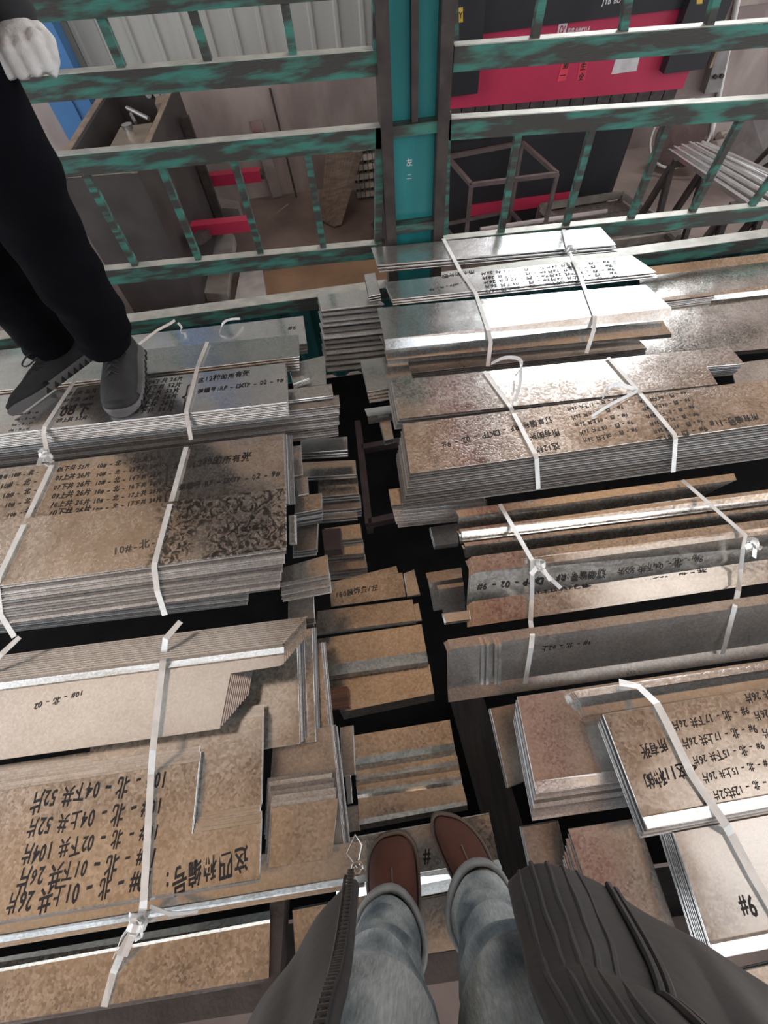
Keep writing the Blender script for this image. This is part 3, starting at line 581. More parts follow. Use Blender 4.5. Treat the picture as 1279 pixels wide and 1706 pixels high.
# wall fittings on the right
b = MB(); b.tube([PY(1240,-60,6.27), PY(1184,226,6.27)], .028, 10); tag(b.build('conduit_pipe', mat('white_pipe', (.75, .74, .71), .4)), 'white conduit pipe running down the wall at the right', 'pipe')
eb = MB(); P = [PY(x, y, 6.18) for x, y in ((1204,59),(1222,57),(1199,153),(1173,157))]; eb.hexa(P, (0, .12, 0)); ebo = tag(eb.build('electrical_cabinet', mat('grey_cabinet', (.30, .28, .27), .5)), 'grey electrical cabinet on the wall left of the white pipe', 'cabinet')
b = MB(); b.bar(PY(1202,62,6.15), PY(1182,112,6.15), .03, .04); b.build('open_door_edge', RIM, ebo)
for q in ((1190,127),(1201,126)):
    c = PY(*q, 6.17); b = MB(); b.tube([c, c+Vector((0,-.03,0))], .02, 8); b.build('knob', DKSTEEL, ebo)
b = MB(); b.hexa([PZ(1205,262,.02), PZ(1300,345,.02), PY(1330,150,5.2), PY(1243,178,5.7)], (.03, .03, 0)); tag(b.build('white_sheet', mat('offwhite_panel', (.55, .52, .52), .5)), 'large off-white panel leaning at the right edge behind the trestle', 'panel')
b = MB(); b.bar(PZ(1255,275,.3), PZ(1290,240,.6), .04, .03); b.bar(PZ(1262,285,.3), PZ(1300,262,.5), .04, .03); tag(b.build('angle_iron', DKSTEEL), 'dark angle iron piece leaning against the off-white panel', 'angle iron')
rb = MB(); random.seed(3)
c = PZ(1193, 240, 0)+Vector((0, -.22, 0))
for k in range(9):
    a = random.uniform(0, 6.28); r = random.uniform(0, .2); p = c+Vector((math.cos(a)*r, math.sin(a)*r, .07)); s_ = random.uniform(.06, .11)
    rb.tube([p-Vector((s_,0,.02)), p-Vector((s_*.5,0,0)), p+Vector((s_*.5,.02,.01)), p+Vector((s_,0,-.02))], [s_*.4, s_*.8, s_*.75, s_*.3], 7)
tag(rb.build('rubble_pile', mat('grey_rubble', (.33, .28, .25), .9, 0, .3, 9)), 'small heap of grey rubble by the wall beyond the trestle', 'rubble', kind='stuff')
# ------------------------------------------------------------------ straps
def strap(desc, pts, wd=.016, knot=None, curls=(), side=(1, 0, 0), nm='strapping_band'):
    wd *= .82; P = [PZ(*p)+Vector((0, 0, .004)) for p in pts]
    b = MB(); b.ribbon(P, wd, side=side); o = b.build(nm, STRAP); tag(o, desc, 'strapping band')
    if knot:
        c = PZ(*knot)+Vector((0, -.008, .012)); b = MB(); random.seed(int(knot[0]))
        for k in range(3):
            a0 = random.uniform(0, 6); ax = Vector((random.uniform(-1, 1), random.uniform(-1, 1), random.uniform(-.3, .6))).normalized(); u = ax.orthogonal().normalized(); v = ax.cross(u); r = random.uniform(.010, .017)
            b.ribbon([c+(u*math.cos(a0+t*.6)+v*math.sin(a0+t*.6))*r+ax*(t*.0015) for t in range(9)], .012, side=ax)
        for k in range(2):
            d = Vector((random.uniform(-1, 1), random.uniform(-1, -.2), random.uniform(.0, .5))).normalized(); b.ribbon([c, c+d*.02+Vector((0,0,.005)), c+d*.05], .012, side=(d.y, -d.x, .3))
        b.build('twisted_knot', STRAP, o)
    for cu in curls:
        Q = [PZ(*p) for p in cu]; b = MB(); b.ribbon(smooth_pts(Q), wd*.85, side=(.5, .5, .6)); b.build('loose_end', STRAP, o)
    return o
def smooth_pts(Q, k=6):
    out = []
    n = len(Q)
    for i in range(n-1):
        p0, p1, p2, p3 = Q[max(i-1,0)], Q[i], Q[i+1], Q[min(i+2,n-1)]
        for j in range(k):
            t = j/k; out.append(.5*((2*p1)+(p2-p0)*t+(2*p0-5*p1+4*p2-p3)*t*t+(3*p1-p0-3*p2+p3)*t**3))
    out.append(Q[-1]); return out
strap('steel strap over the grey sheets right of the man', [(346,571,1.778),(333,603,1.778),(330,612,1.822),(311,686,1.824),(312,694,1.818),(319,734,1.79)], .015)
strap('steel strap with a dark knot below the shoes of the man', [(128,632,1.822),(76,712,1.824),(74,722,1.818),(78,745,1.80),(84,768,1.79)], .016, (80,760,1.80))
strap('steel strap over the brown list sheet and the dark swirls sheet', [(311,746,1.802),(286,838,1.803),(284,842,1.822),(259,938,1.823),(258,946,1.818),(263,985,1.79),(276,1026,1.75)], .017)
strap('steel strap across the left end of the brown list sheet', [(88,776,1.802),(43,872,1.803),(41,876,1.822),(0,962,1.823),(-3,975,1.818),(3,1025,1.78),(26,1062,1.75)], .017)
strap('long steel strap over the notched panel and large tan list sheet', [(302,1036,1.752),(277,1065,1.756),(274,1090,1.73),(256,1250,1.726),(253,1290,1.687),(241,1500,1.684),(240,1512,1.678),(232,1545,1.60),(202,1592,1.545),(190,1620,1.505),(175,1676,1.504)], .018, (238,1524,1.66), [((240,1520,1.665),(222,1540,1.665),(205,1560,1.66),(190,1592,1.64)), ((215,1522,1.67),(235,1550,1.68),(230,1565,1.67)), ((250,1510,1.67),(285,1522,1.66),(330,1518,1.64))])
strap('short steel strap at the left edge on the notched silver panel', [(35,1062,1.752),(5,1090,1.756),(-60,1160,1.73)], .017)
strap('left steel strap over the bright far trays', [(738,399,1.692),(766,452,1.692),(792,490,1.692),(813,552,1.692),(817,572,1.664),(812,612,1.61)], .018)
strap('knotted right steel strap over the bright far trays', [(938,384,1.692),(946,418,1.692),(962,452,1.692),(990,528,1.692),(988,552,1.664),(976,590,1.61)], .018, (945,418,1.70))
strap('left steel strap over the pinkish sheet and long list sheet', [(806,620,1.702),(850,680,1.702),(855,690,1.732),(890,757,1.733),(893,766,1.728),(896,816,1.655)], .016, None, [((858,626,1.71),(868,612,1.76),(864,598,1.78),(840,596,1.76),(818,606,1.72)), ((868,612,1.76),(866,640,1.74),(858,668,1.71))])
strap('right steel strap with loose ends over the long list sheet', [(1012,597,1.702),(1060,650,1.702),(1066,658,1.732),(1122,725,1.733),(1124,733,1.728),(1120,788,1.655)], .016, None, [((1062,652,1.735),(1020,672,1.745),(985,694,1.74)), ((1060,650,1.735),(1030,640,1.77),(1012,648,1.77),(1004,664,1.74))])
strap('knotted left steel strap over the bent channels', [(832,841,1.625),(886,935,1.655),(886,955,1.648),(885,1000,1.575),(883,1035,1.56),(886,1060,1.625),(884,1080,1.625),(874,1140,1.508)], .015, (895,940,1.66), [((895,942,1.665),(915,962,1.66),(934,980,1.65))])
strap('knotted right steel strap over the bent channels', [(1135,801,1.632),(1240,893,1.655),(1236,915,1.65),(1232,950,1.585),(1228,985,1.565),(1222,1012,1.625),(1202,1090,1.51)], .015, (1247,906,1.67))
strap('wide steel strap curving over the nearest right list sheet', [(1030,1137,1.645),(1062,1144,1.65),(1092,1172,1.68),(1112,1210,1.679),(1150,1290,1.679),(1208,1376,1.679),(1216,1390,1.656),(1250,1455,1.654),(1300,1540,1.654)], .021)
strap('crumpled strap lying on the thin bright back sheet', [(232,575,1.564),(262,552,1.585),(285,540,1.60),(292,535,1.605)], .013, None, [((365,556,1.565),(372,538,1.60),(384,532,1.60),(400,531,1.58)), ((300,552,1.565),(302,545,1.575),(296,538,1.60))])
# ------------------------------------------------------------------ writing
TXT = {}
BOLD = [.004]
def text_geo(s0):
    s = s0; key = (s, BOLD[0])
    if key in TXT: return TXT[key]
    cu = bpy.data.curves.new('t', 'FONT'); cu.body = s; cu.resolution_u = 2; cu.offset = BOLD[0]
    o = bpy.data.objects.new('t', cu); COL.objects.link(o)
    dg = bpy.context.evaluated_depsgraph_get(); dg.update()
    me = bpy.data.meshes.new_from_object(o.evaluated_get(dg))
    v = [tuple(q.co) for q in me.vertices]; f = [tuple(p.vertices) for p in me.polygons]
    bpy.data.objects.remove(o); bpy.data.curves.remove(cu); bpy.data.meshes.remove(me)
    TXT[key] = (v, f); return v, f
RW = random.Random(11)
def adv(ch): return 1.0 if ord(ch) > 0x2e80 else (.42 if ch == ' ' else (.62 if ch in '-#' else .56))
def place(mb, s, A, B, up, hs=1., lift=Vector((0, 0, .0006)), wob=.0):
    L = (B-A).length; ex = (B-A)/L; ey = (up-ex*up.dot(ex)).normalized()
    if wob: s = s.replace('-', ' - ').replace('下共', '下共 ').replace('上共', '上共 ')
    tot = sum(adv(c) for c in s); k = L/tot; x = 0
    for ch in s:
        w_ = adv(ch)
        if ch != ' ':
            v, f = text_geo(ch); a = wob*RW.uniform(-.10, .10); sc = 1+wob*RW.uniform(-.12, .14); dy = wob*RW.uniform(-.07, .07); sh = .16*wob
            xs = [p[0] for p in v]; mid = (min(xs)+max(xs))/2; ca, sa = math.cos(a), math.sin(a); wide = 1.5 if (ch == '-' and wob) else 1
            pts = []
            for p in v:
                X, Y = (p[0]-mid)*sc*wide, p[1]*sc
                X, Y = X*ca-Y*sa+Y*sh, X*sa+Y*ca
                pts.append(A+ex*((x+w_/2+X*.95)*k)+ey*((Y*hs+dy)*k)+lift)
            mb.add(pts, f)
        x += w_
def write(parent, z, lines, m=INK, hs=1.0, name='handwriting', wob=1.):
    for s, p0, p1 in lines:
        b = MB()
        if s in '{}':
            P = [PZ(p0[0], p0[1], z+.0012), PZ(p1[0], p1[1], z+.0012)]; d = P[1]-P[0]; n_ = Vector((-d.y, d.x, 0))*(.10 if s == '{' else -.10)
            b.ribbon(smooth_pts([P[0]-n_*.6, P[0]+d*.08, P[0]+d*.42, P[0]+d*.5+n_, P[0]+d*.58, P[0]+d*.92, P[1]-n_*.6]), .0032, .0004, side=(1, 0, 0) if abs(d.y) > abs(d.x) else (0, 1, 0))
        else:
            A, B = PZ(p0[0], p0[1], z), PZ(p1[0], p1[1], z); up = Vector((0, 0, 1)).cross(B-A)
            place(b, s, A, B, up, hs, wob=wob)
        b.build(name, m, parent)
def rows(fmt, s0, e0, step, estep=None):
    es = estep or step
    return [(t, (s0[0]+step[0]*i, s0[1]+step[1]*i), (e0[0]+es[0]*i, e0[1]+es[1]*i)) for i, t in enumerate(fmt)]
# large tan list sheet, upside down
BOLD[0] = .022
write(L5, 1.68, [('10#-北-04下共52片', (281,1284), (56,1322)), ('10#-北-04上共52片', (273,1330), (48,1368)), ('10#-北-02下共104片', (268,1372), (40,1412)),
  ('10#-北-01下共26片', (264,1414), (34,1452)), ('10#-北-01上共26片', (256,1450), (14,1492)), ('这四种编号:', (414,1410), (272,1456))], hs=1.55)
BOLD[0] = .020
write(L2, 1.80, rows(['10#-北-13上共26片', '10#-北-13下共26片', '10#-北-14下共26片', '10#-北-16下共26片', '10#-北-17上共26片', '10#-北-17下共26片'], (160,780), (269,764), (-1.6,14.7), (0,14.0)) +
  rows(['05下共52片', '07上共26片', '07下共26片', '09上共26片', '10上共26片', '10下共26片'], (94,786), (149,779), (-3.2,15), (0,15)) +
  rows(['编号:10#-北-', '10#-北-', '10#-北-', '10#-北-', '10#-北-', '10#-北-'], (-6,799), (68,788), (4,16), (-1,15)) +
  [('{', (279,771), (274,862)), ('这', (287,781), (302,779)), ('12种的所有张', (318,779), (417,766)), ('弹编号:RF-DXTP-02-9#', (296,817), (466,792))], hs=1.15)
write(MAN, 1.82, rows(['10#-东-01', '10#-东-02', '10#-东-04', '10#-东-05'], (28,692), (64,688), (-5,9)) +
  rows(['04下共26片', '05下共52片', '07上共52片', '08下共26片', '09上共26片', '10下共26片'], (246,640), (304,633), (-6,10), (-3,10)) +
  rows(['07上共26片', '07下共26片', '08上共26片', '08下', '09上共52片'], (108,660), (160,654), (-4,11)) +
  [('}', (313,641), (305,682)), ('这12种的所有张', (328,637), (415,625)), ('弹编号:RF-DXTP-02-9#', (328,655), (472,636))], hs=1.1)
write(L3, 1.82, [('10#-北-17上', (187,925), (300,898))], PRINT, 1.0, 'print', 0)
write(ALL['notched silver panel with an upturned lipped far side'], 1.7203, [('10#-北-02', (140,1150), (58,1172))], PRINT, 1.0, 'print', 1)
write(R1a, 1.73, rows(['9#-西-11下共26片', '9#-西-11上共26片', '9#-西-09上共26片', '9#-西-08下共26片', '9#-西-08上共26片'], (1029,663), (943,680), (8,12.5), (6.5,13)) +
  rows(['9#-西-04下共26片', '9#-西-04上共26片', '9#-西-02下共26片', '9#-西-02上共26片', '9#-西-01下共26片', '9#-西-01上'], (1141,652), (1062,667), (7,11.6), (6,12.5)) +
  [('所有编号:11#', (1262,690), (1180,703)), ('这12种', (930,738), (892,746)), ('所有的张', (930,715), (880,724)), ('订单编号:RF-DXTP-02-9#', (918,694), (735,738))], hs=1.15)
write(R3b, 1.675, rows(['9#-北-17下共26片', '9#-北-17上共26片', '9#-北-15下共26片', '9#-北-15上共26片', '9#-北-12共52片'], (1246,1178), (1117,1204), (12,29), (17,29)) +
  rows(['9#-北-20下共26片', '9#-北-19上共26片', '9#-北-18下共26片'], (1370,1133), (1238,1158), (14,29), (14,29)) +
  [('{', (1122,1225), (1180,1338)), ('所有张', (1108,1232), (1064,1245)), ('这11种的', (1140,1270), (1068,1292))], hs=1.25)
write(R3c, 1.65, [('9#', (1253,1492), (1227,1499))], hs=1.5)
write(M8, 1.50, [('#', (705,1438), (718,1435))], hs=1.3)
write(R0b, 1.69, rows(['9#-西-18下共26片9#-西-12上共26片', '9#-西-18上共26片9#-西-11下共26片', '9#-西-17下共26片9#-西-10上共26片', '9#-西-16上共26片9#-西-09下共26片', '9#-西-15下共26片9#-西-08上共26片'], (1015,434), (800,454), (4,6.2), (2,7.4)) +
  [('所有的张数', (790,450), (735,458)), ('RF-DXTP-02-9#', (780,468), (715,482))], hs=.9)
write(ALL['thin bright sheet at the back of the left pile'], 1.56, [('9#', (494,543), (480,545))], hs=1)
# writing on the slanting faces of the channels
def write_face(parent, lines, c0, c1, m=INK, hs=1., name='handwriting'):
    # c0 / c1: ((px),(px), z) the upper and lower edges of the slanting face
    U0, U1, V0, V1 = PZ(*c0[0], c0[2]), PZ(*c0[1], c0[2]), PZ(*c1[0], c1[2]), PZ(*c1[1], c1[2])
    nrm = (U1-U0).cross(V0-U0).normalized(); nrm = nrm if nrm.z > 0 or nrm.y < 0 else -nrm
    if nrm.dot(CAM-U0) < 0: nrm = -nrm
    def hit(x, y):
        r = ray(x, y); return CAM+r*((U0-CAM).dot(nrm)/r.dot(nrm))
    for s, p0, p1 in lines:
        b = MB(); A, B = hit(*p0), hit(*p1); place(b, s, A, B, nrm.cross(B-A), hs, nrm*.0028, 1.); b.build(name, m, parent)
write_face(R2d, [('9#-北-04下共52片', (1172,925), (1030,950)), ('9#-北-02上共26片', (1178,946), (1040,972)), ('订单编号:RF-DXTP-02-9#', (1010,950), (795,973)), ('编号共26片', (985,973), (905,985)), ('2.6米', (925,983), (890,988))],
  (((790,954),(1400,873),1.642)), (((786,1002),(1400,914),1.572)), hs=1.1)
write_face(R2e, [('9#-北-02上', (985,1066), (902,1076))], ((751,1081),(1400,988),1.62), ((752,1146),(1400,1054),1.50), hs=1.1)
write_face(ALL['printed tan channel with small characters'], [('160装饰条/左', (558,996), (630,982))], ((548,970),(670,955),1.43), ((552,1011),(676,994),1.43), PRINT, 1.0, 'print')
# writing on the machine
def vwrite(parent, chars, p0, p1, size, Y, m, name):
    b = MB(); A, B = PY(*p0, Y), PY(*p1, Y)
    for i, ch in enumerate(chars):
        c = A.lerp(B, i/(len(chars)-1)); place(b, ch, c+Vector((-size/2, 0, 0)), c+Vector((size/2, 0, 0)), Vector((0, 0, 1)), 1., Vector((0, -.002, 0)))
    return b.build(name, m, parent)
vwrite(ban1, '小第一', (947,95), (936,131), .055, 4.995, INK, 'lettering'); vwrite(ban2, '操生全', (974,98), (967,133), .055, 4.995, INK, 'lettering')
WH = mat('white_lettering', (.75, .73, .74), .5)
def hwrite(parent, s, p0, p1, Y, m, name='lettering', hs=1.):
    b = MB(); A, B = PY(*p0, Y), PY(*p1, Y); place(b, s, A, B, Vector((0, 0, 1)), hs, Vector((0, -.002, 0))); return b.build(name, m, parent)
hwrite(pb, 'JYB BU  P', (1000,8), (1046,3), 4.968, WH); hwrite(ram, '机床 RAMPELE', (944,54), (982,50), 4.998, WH)
b = MB(); A = PY(936, 49, 4.998); b.box((A.x-.035, 4.994, A.z-.035), (A.x+.035, 4.999, A.z+.035)); lg = b.build('badge', WH, ram)
b = MB(); b.tube([A+Vector((.012*math.cos(t*.5)-.008, -.006, .022*math.sin(t*.5))) for t in range(13)], .004, 5); b.bar(A+Vector((.022,-.006,.02)), A+Vector((.004,-.006,-.022)), .006, .004); b.build('badge_mark', REDP, lg)
hwrite(pb, 'Y', (764,31), (770,30), 4.895, INK)
P_ = PY(683, 268, 2.018)
b = MB(); place(b, '左', PY(676,276,2.018), PY(687,274,2.018), Vector((0, 0, 1)), 1., Vector((0,-.002,0))); place(b, '二', PY(677,298,2.018), PY(686,297,2.018), Vector((0, 0, 1)), 1., Vector((0,-.002,0))); b.build('lettering', WH, post)
# ------------------------------------------------------------------ people
REM = lambda v: ('REMESH', dict(mode='VOXEL', voxel_size=v, use_smooth_shade=True))
SMO = lambda k: ('SMOOTH', dict(iterations=k, factor=.6))
SKIN = mat('skin', (.55, .33, .24), .5, 0, .1, 5)
def shoe(name, toe, ang, z, L, W, H, mats, style, parent):
    # toe: (x, y); ang: heading of the toe; local y runs heel 0 .. L toe
    c, s = math.cos(ang), math.sin(ang)
    def T(x, y, h): y = y-L; return Vector((toe[0]+c*y-(-s)*(-x), toe[1]+s*y-c*x, z+h))
    def wid(t):   # half width along the length
        return W/2*(.70+.30*math.sin(min(1, max(0, (t-.25)/.5))*math.pi/2)) * (1-max(0, (t-.72)/.28)**3.0)**.5 * (1-max(0, (.14-t)/.14)**2)**.5
    st = [0.004, .03, .08, .15, .25, .35, .45, .55, .65, .74, .82, .88, .93, .965, .985, .996]
    sole_h = .030 if style == 'slip' else .036; lip = .006 if style == 'slip' else .007
    b = MB(); rings = []
    for t in st:
        w_ = wid(t)+lip; y = (t-.5)*(L+2*lip)/L*L+L/2
        rings.append([T(-w_*.94, y, 0), T(-w_, y, sole_h*.5), T(-w_*.97, y, sole_h), T(w_*.97, y, sole_h), T(w_, y, sole_h*.5), T(w_*.94, y, 0)])
    b.loft(rings); root = empty(name, (toe[0], toe[1], z)) if False else None
    so = b.build(name, mats[1], parent, smooth=False, mods=[('SUBSURF', dict(levels=1, render_levels=1))])
    b = MB(); rings = []
    for t in st:
        w_ = wid(t)
        if style == 'slip': h = (.092 if t < .45 else .092-.040*((t-.45)/.55)**1.2)
        else: h = (.105 if t < .42 else .105-.048*((t-.42)/.58)**.9)
        h *= (1-max(0, (t-.86)/.14)**2.2)**.5*.9+.1
        r = []
        for k in range(11):
            a = math.pi*k/10; ex = .75
            r.append(T(-w_*math.copysign(abs(math.cos(a))**ex, math.cos(a)), t*L, sole_h*.8+(h-sole_h*.8)*math.sin(a)**.8))
        rings.append(r)
    b.loft(rings); up = b.build('upper', mats[0], so, smooth=True, mods=[('SUBSURF', dict(levels=1, render_levels=2))])
    if style == 'slip':
        b = MB(); P = [T(wid(t)*.0, t*L, (.092-.040*max(0, (t-.45)/.55)**1.2)+.001) for t in (.55, .64, .72, .80)]; b.tube(P, .0018, 6); b.build('seam', mats[2], so)
        b = MB(); pts = [T(-wid(t)-.004, t*L, sole_h+.002) for t in st]+[T(wid(t)+.004, t*L, sole_h+.002) for t in reversed(st)]; b.tube(pts, .0034, 6); b.build('welt', mats[2], so)
    else:
        b = MB()
        for i, t in enumerate((.44, .51, .58, .65)):
            h = .105-.048*((t-.42)/.58)**.9+.004; w_ = wid(t)*.42
            b.tube([T(-w_, t*L-.006, h-.012), T(0, t*L, h), T(w_, t*L+.008, h-.012)], .0028, 5); b.tube([T(w_, t*L-.006, h-.012), T(0, t*L+.002, h+.002), T(-w_, t*L+.012, h-.012)], .0028, 5)
        for sg in (1, -1): b.tube(smooth_pts([T(0, .44*L, .112), T(sg*.03, .45*L, .125), T(sg*.05, .50*L, .112), T(sg*.03, .53*L, .100), T(.0, .46*L, .112)]), .0024, 5)
        b.build('laces', mats[2], so)
        b = MB(); rings = []
        for t in (.80, .86, .91, .955, .985, .998):
            w_ = (wid(t)+.003); rings.append([T(-w_*math.copysign(abs(math.cos(a))**.75, math.cos(a)), t*L+.003, sole_h*.7+.026*math.sin(a)**.6) for a in [math.pi*k/8 for k in range(9)]])
        b.loft(rings); b.build('toe_cap', mats[3], so, smooth=True)
        b = MB()
        for k in range(10):
            for sg in (-1, 1):
                t = .08+k*.088; w_ = wid(t)+.007; b.add([T(sg*w_, (t-.028)*L, .004), T(sg*w_, (t+.028)*L, .004), T(sg*(w_+.004), t*L, .024), T(sg*(w_-.01), t*L, .014)], [(0,1,2),(0,2,3),(1,3,2),(0,3,1)])
        b.build('sole_lug', mats[3], so)
    return so
def leg_loft(mb, pts, seg=20, fold=.006, seed=1):
    rr = random.Random(seed); rings = []; ph = [rr.uniform(0, 6.28) for _ in range(4)]
    Q = smooth_pts([p[0] for p in pts], 6); n = len(Q)
    R = []
    for i in range(len(pts)-1):
        for j in range(6): R.append((pts[i][1]*(1-j/6)+pts[i+1][1]*j/6, pts[i][2]*(1-j/6)+pts[i+1][2]*j/6))
    R.append((pts[-1][1], pts[-1][2]))
    for i, c in enumerate(Q):
        ring = []
        for k in range(seg):
            a = 2*math.pi*k/seg; f = fold*(math.sin(i*1.3+2*a+ph[0])+.7*math.sin(i*.7-3*a+ph[1])+.5*math.sin(2.1*i+a+ph[2]))
            ring.append(c+Vector(((R[i][0]+f)*math.cos(a), (R[i][1]+f)*math.sin(a), .25*f)))
        rings.append(ring)
    mb.loft(rings); return mb
def body(parent, hipL, hipR, kneeL, kneeR, ankL, ankR, pelvis, chest, neck, head, shL, elL, haL, shR, elR, haR, hr=.10):
    b = MB(); V = Vector
    for h, k, a in ((hipL, kneeL, ankL), (hipR, kneeR, ankR)):
        b.tube([h, h.lerp(k, .5), k, k.lerp(a, .4), a, a+V((0,0,-.03))], [.075, .066, .05, .048, .034, .034], 12)
    b.tube([pelvis+V((0,0,-.10)), pelvis, pelvis.lerp(chest, .5), chest, chest.lerp(neck, .75), neck], [.10, .135, .125, .14, .10, .055], 14)
    b.tube([neck, neck.lerp(head, .5)], [.052, .050], 10)
    b.tube([head+V((0,0,-.12)), head+V((0,0,-.09)), head, head+V((0,0,.07)), head+V((0,0,.11))], [.035, .062, .078, .066, .02], 14)
    for s_, e, h in ((shL, elL, haL), (shR, elR, haR)):
        b.tube([chest.lerp(s_, .5)+V((0,0,.06)), s_, s_.lerp(e, .5), e, e.lerp(h, .6), h], [.06, .055, .046, .040, .034, .026], 10)
    return b
# --- the man in black trousers on the left pile
man = empty('person', (-.78, 1.15, 1.82), 'person in black trousers, hiking shoes and a white glove standing on the left pile', 'person')
s2 = PZ(206, 694, 1.822); s1 = PZ(40, 686, 1.822)
GREYSH = mat('grey_suede', (.020, .020, .021), .75, 0, .35, 25, bump=.2); SOLE = mat('grey_rubber_sole', (.13, .125, .125), .6, 0, .2, 12); LACE = mat('black_lace', (.015, .015, .016), .7); TOE = mat('light_grey_rubber', (.26, .25, .255), .55, 0, .2, 12)
a2 = math.atan2(-.97, .02); a1 = math.atan2(-.22, -.20)
shoe('shoe', (s2.x, s2.y), a2, 1.822, .285, .112, .1, (GREYSH, SOLE, LACE, GREYSH), 'hike', man)
shoe('shoe', (s1.x, s1.y), a1, 1.822, .285, .112, .1, (GREYSH, SOLE, LACE, GREYSH), 'hike', man)
def PYr(x, y, Y, r): return (PY(x, y, Y), r, r*1.05)
lg2 = [PYr(180,578,1.20,.072), PYr(170,548,1.19,.078), PYr(135,490,1.18,.082), PYr(72,390,1.17,.086), PYr(26,290,1.16,.088)]
lg1 = [PYr(88,578,1.27,.074), PYr(66,545,1.26,.078), PYr(18,490,1.25,.082), PYr(-60,400,1.22,.088), PYr(-120,300,1.18,.09)]
top = Vector((-.72, 1.14, 2.62))
lg2.append((top+Vector((.09, 0, 0)), .10, .11)); lg1.append((top+Vector((-.09, 0, 0)), .10, .11))
b = MB(); leg_loft(b, lg2, seed=3, fold=.004); leg_loft(b, lg1, seed=5, fold=.004)
b.tube([top+Vector((0,0,-.06)), top+Vector((0,0,.06)), top+Vector((0,0,.22))], [.13, .165, .15], 20)
b.build('trousers', BLACK, man, mods=[REM(.010), SMO(4)])
hand = PZ(34, 108, 2.54)
sh_l, sh_r = Vector((-.52, 1.10, 3.20)), Vector((-.94, 1.16, 3.20)); wr = PZ(20, 34, 2.572)
b = body(man, lg1[-1][0], lg2[-1][0], lg1[3][0], lg2[3][0], lg1[0][0], lg2[0][0], top, Vector((-.73, 1.12, 3.1)), Vector((-.73, 1.09, 3.30)), Vector((-.73, 1.06, 3.45)), sh_r, Vector((-1.03, 1.14, 2.92)), Vector((-1.0, 1.0, 2.68)), sh_l, Vector((-.50, 1.06, 2.92)), wr)
b.tube([Vector((-.73, .985, 3.45)), Vector((-.73, .962, 3.425))], [.012, .016], 8)
for sx in (-1, 1): b.tube([Vector((-.73+sx*.075, 1.06, 3.47)), Vector((-.73+sx*.088, 1.07, 3.44))], [.018, .012], 8)
b.build('body', SKIN, man, mods=[REM(.011), SMO(3)])
b = MB(); b.tube([Vector((-.73, 1.08, 3.40)), Vector((-.73, 1.08, 3.49)), Vector((-.73, 1.075, 3.575))], [.070, .088, .03], 14); b.build('hair', BLACK, man, smooth=True, mods=[('SUBSURF', dict(levels=1, render_levels=1))])
JACK = mat('black_jacket', (.018, .018, .020), .8, 0, .3, 6)
b = MB(); b.tube([Vector((-.73, 1.13, 2.76)), Vector((-.73, 1.12, 3.0)), Vector((-.73, 1.11, 3.2)), Vector((-.73, 1.1, 3.29))], [.18, .185, .17, .08], 20)
for s_, e, h in ((sh_r, Vector((-1.03, 1.14, 2.92)), Vector((-1.0, 1.0, 2.70))), (sh_l, Vector((-.50, 1.06, 2.92)), wr+Vector((0, 0, .0)))):
    b.tube([Vector((-.73, 1.11, 3.2)).lerp(s_, .6), s_, e, h], [.09, .08, .066, .05], 14)
b.build('jacket', JACK, man, mods=[REM(.012), SMO(4)])
# gloved fist: palm, four curled fingers, thumb
GLOVE = mat('white_knit_glove', (.66, .645, .635), .9, 0, .25, 10, (.42, .40, .38), .25, 200)
fw_ = (PZ(36, 150, 2.53)-wr).normalized()               # down along the hand
sd_ = XI.copy(); sd_ = (sd_-fw_*sd_.dot(fw_)).normalized(); nr_ = fw_.cross(sd_)
if nr_.dot(CAM-wr) < 0: nr_ = -nr_                       # back of the hand faces the camera
b = MB(); rings = []
for d_, w_, t_ in ((-.03, .031, .030), (.0, .030, .027), (.03, .036, .026), (.06, .044, .026), (.085, .046, .025), (.098, .040, .020)):
    c = wr+fw_*d_+sd_*.004; rings.append([c+sd_*w_*math.cos(a)+nr_*t_*math.sin(a) for a in [2*math.pi*k/16 for k in range(16)]])
b.loft(rings)
for o_, ln in ((-.033, .030), (-.010, .037), (.013, .036), (.035, .028)):
    k0 = wr+fw_*.078+sd_*(o_+.004)+nr_*.008; k1 = k0+fw_*ln+nr_*.003; k2 = k1+fw_*.012-nr_*.028; k3 = k2-fw_*.028-nr_*.012
    b.tube([k0, k0.lerp(k1, .6), k1, k2, k3], [.0125, .0128, .0125, .0115, .0095], 10)
t0 = wr+fw_*.045+sd_*.040; b.tube([t0, t0+sd_*.014+fw_*.028-nr_*.004, t0+sd_*.010+fw_*.055-nr_*.018, t0-sd_*.004+fw_*.070-nr_*.032], [.0165, .0145, .013, .010], 10)
b.build('glove', GLOVE, man, mods=[REM(.0034), SMO(4)])
# --- the photographer
me_ = empty('person', (0, -.28, 1.50), 'photographer seen from above in light jeans, brown shoes and open dark padded coat', 'person')
SUEDE = mat('brown_suede', (.085, .027, .015), .85, 0, .22, 14, bump=.12, bscale=220); WELT = mat('taupe_welt', (.13, .095, .075), .7); SOLB = mat('dark_rubber', (.07, .055, .045), .7)
tl, tr2 = PZ(651, 1387, 1.515), PZ(745, 1356, 1.515)
shoe('shoe', (tl.x, tl.y), math.atan2(1, .06), 1.502, .285, .108, .1, (SUEDE, SOLB, WELT), 'slip', me_)
shoe('shoe', (tr2.x, tr2.y), math.atan2(1, -.30), 1.502, .285, .108, .1, (SUEDE, SOLB, WELT), 'slip', me_)
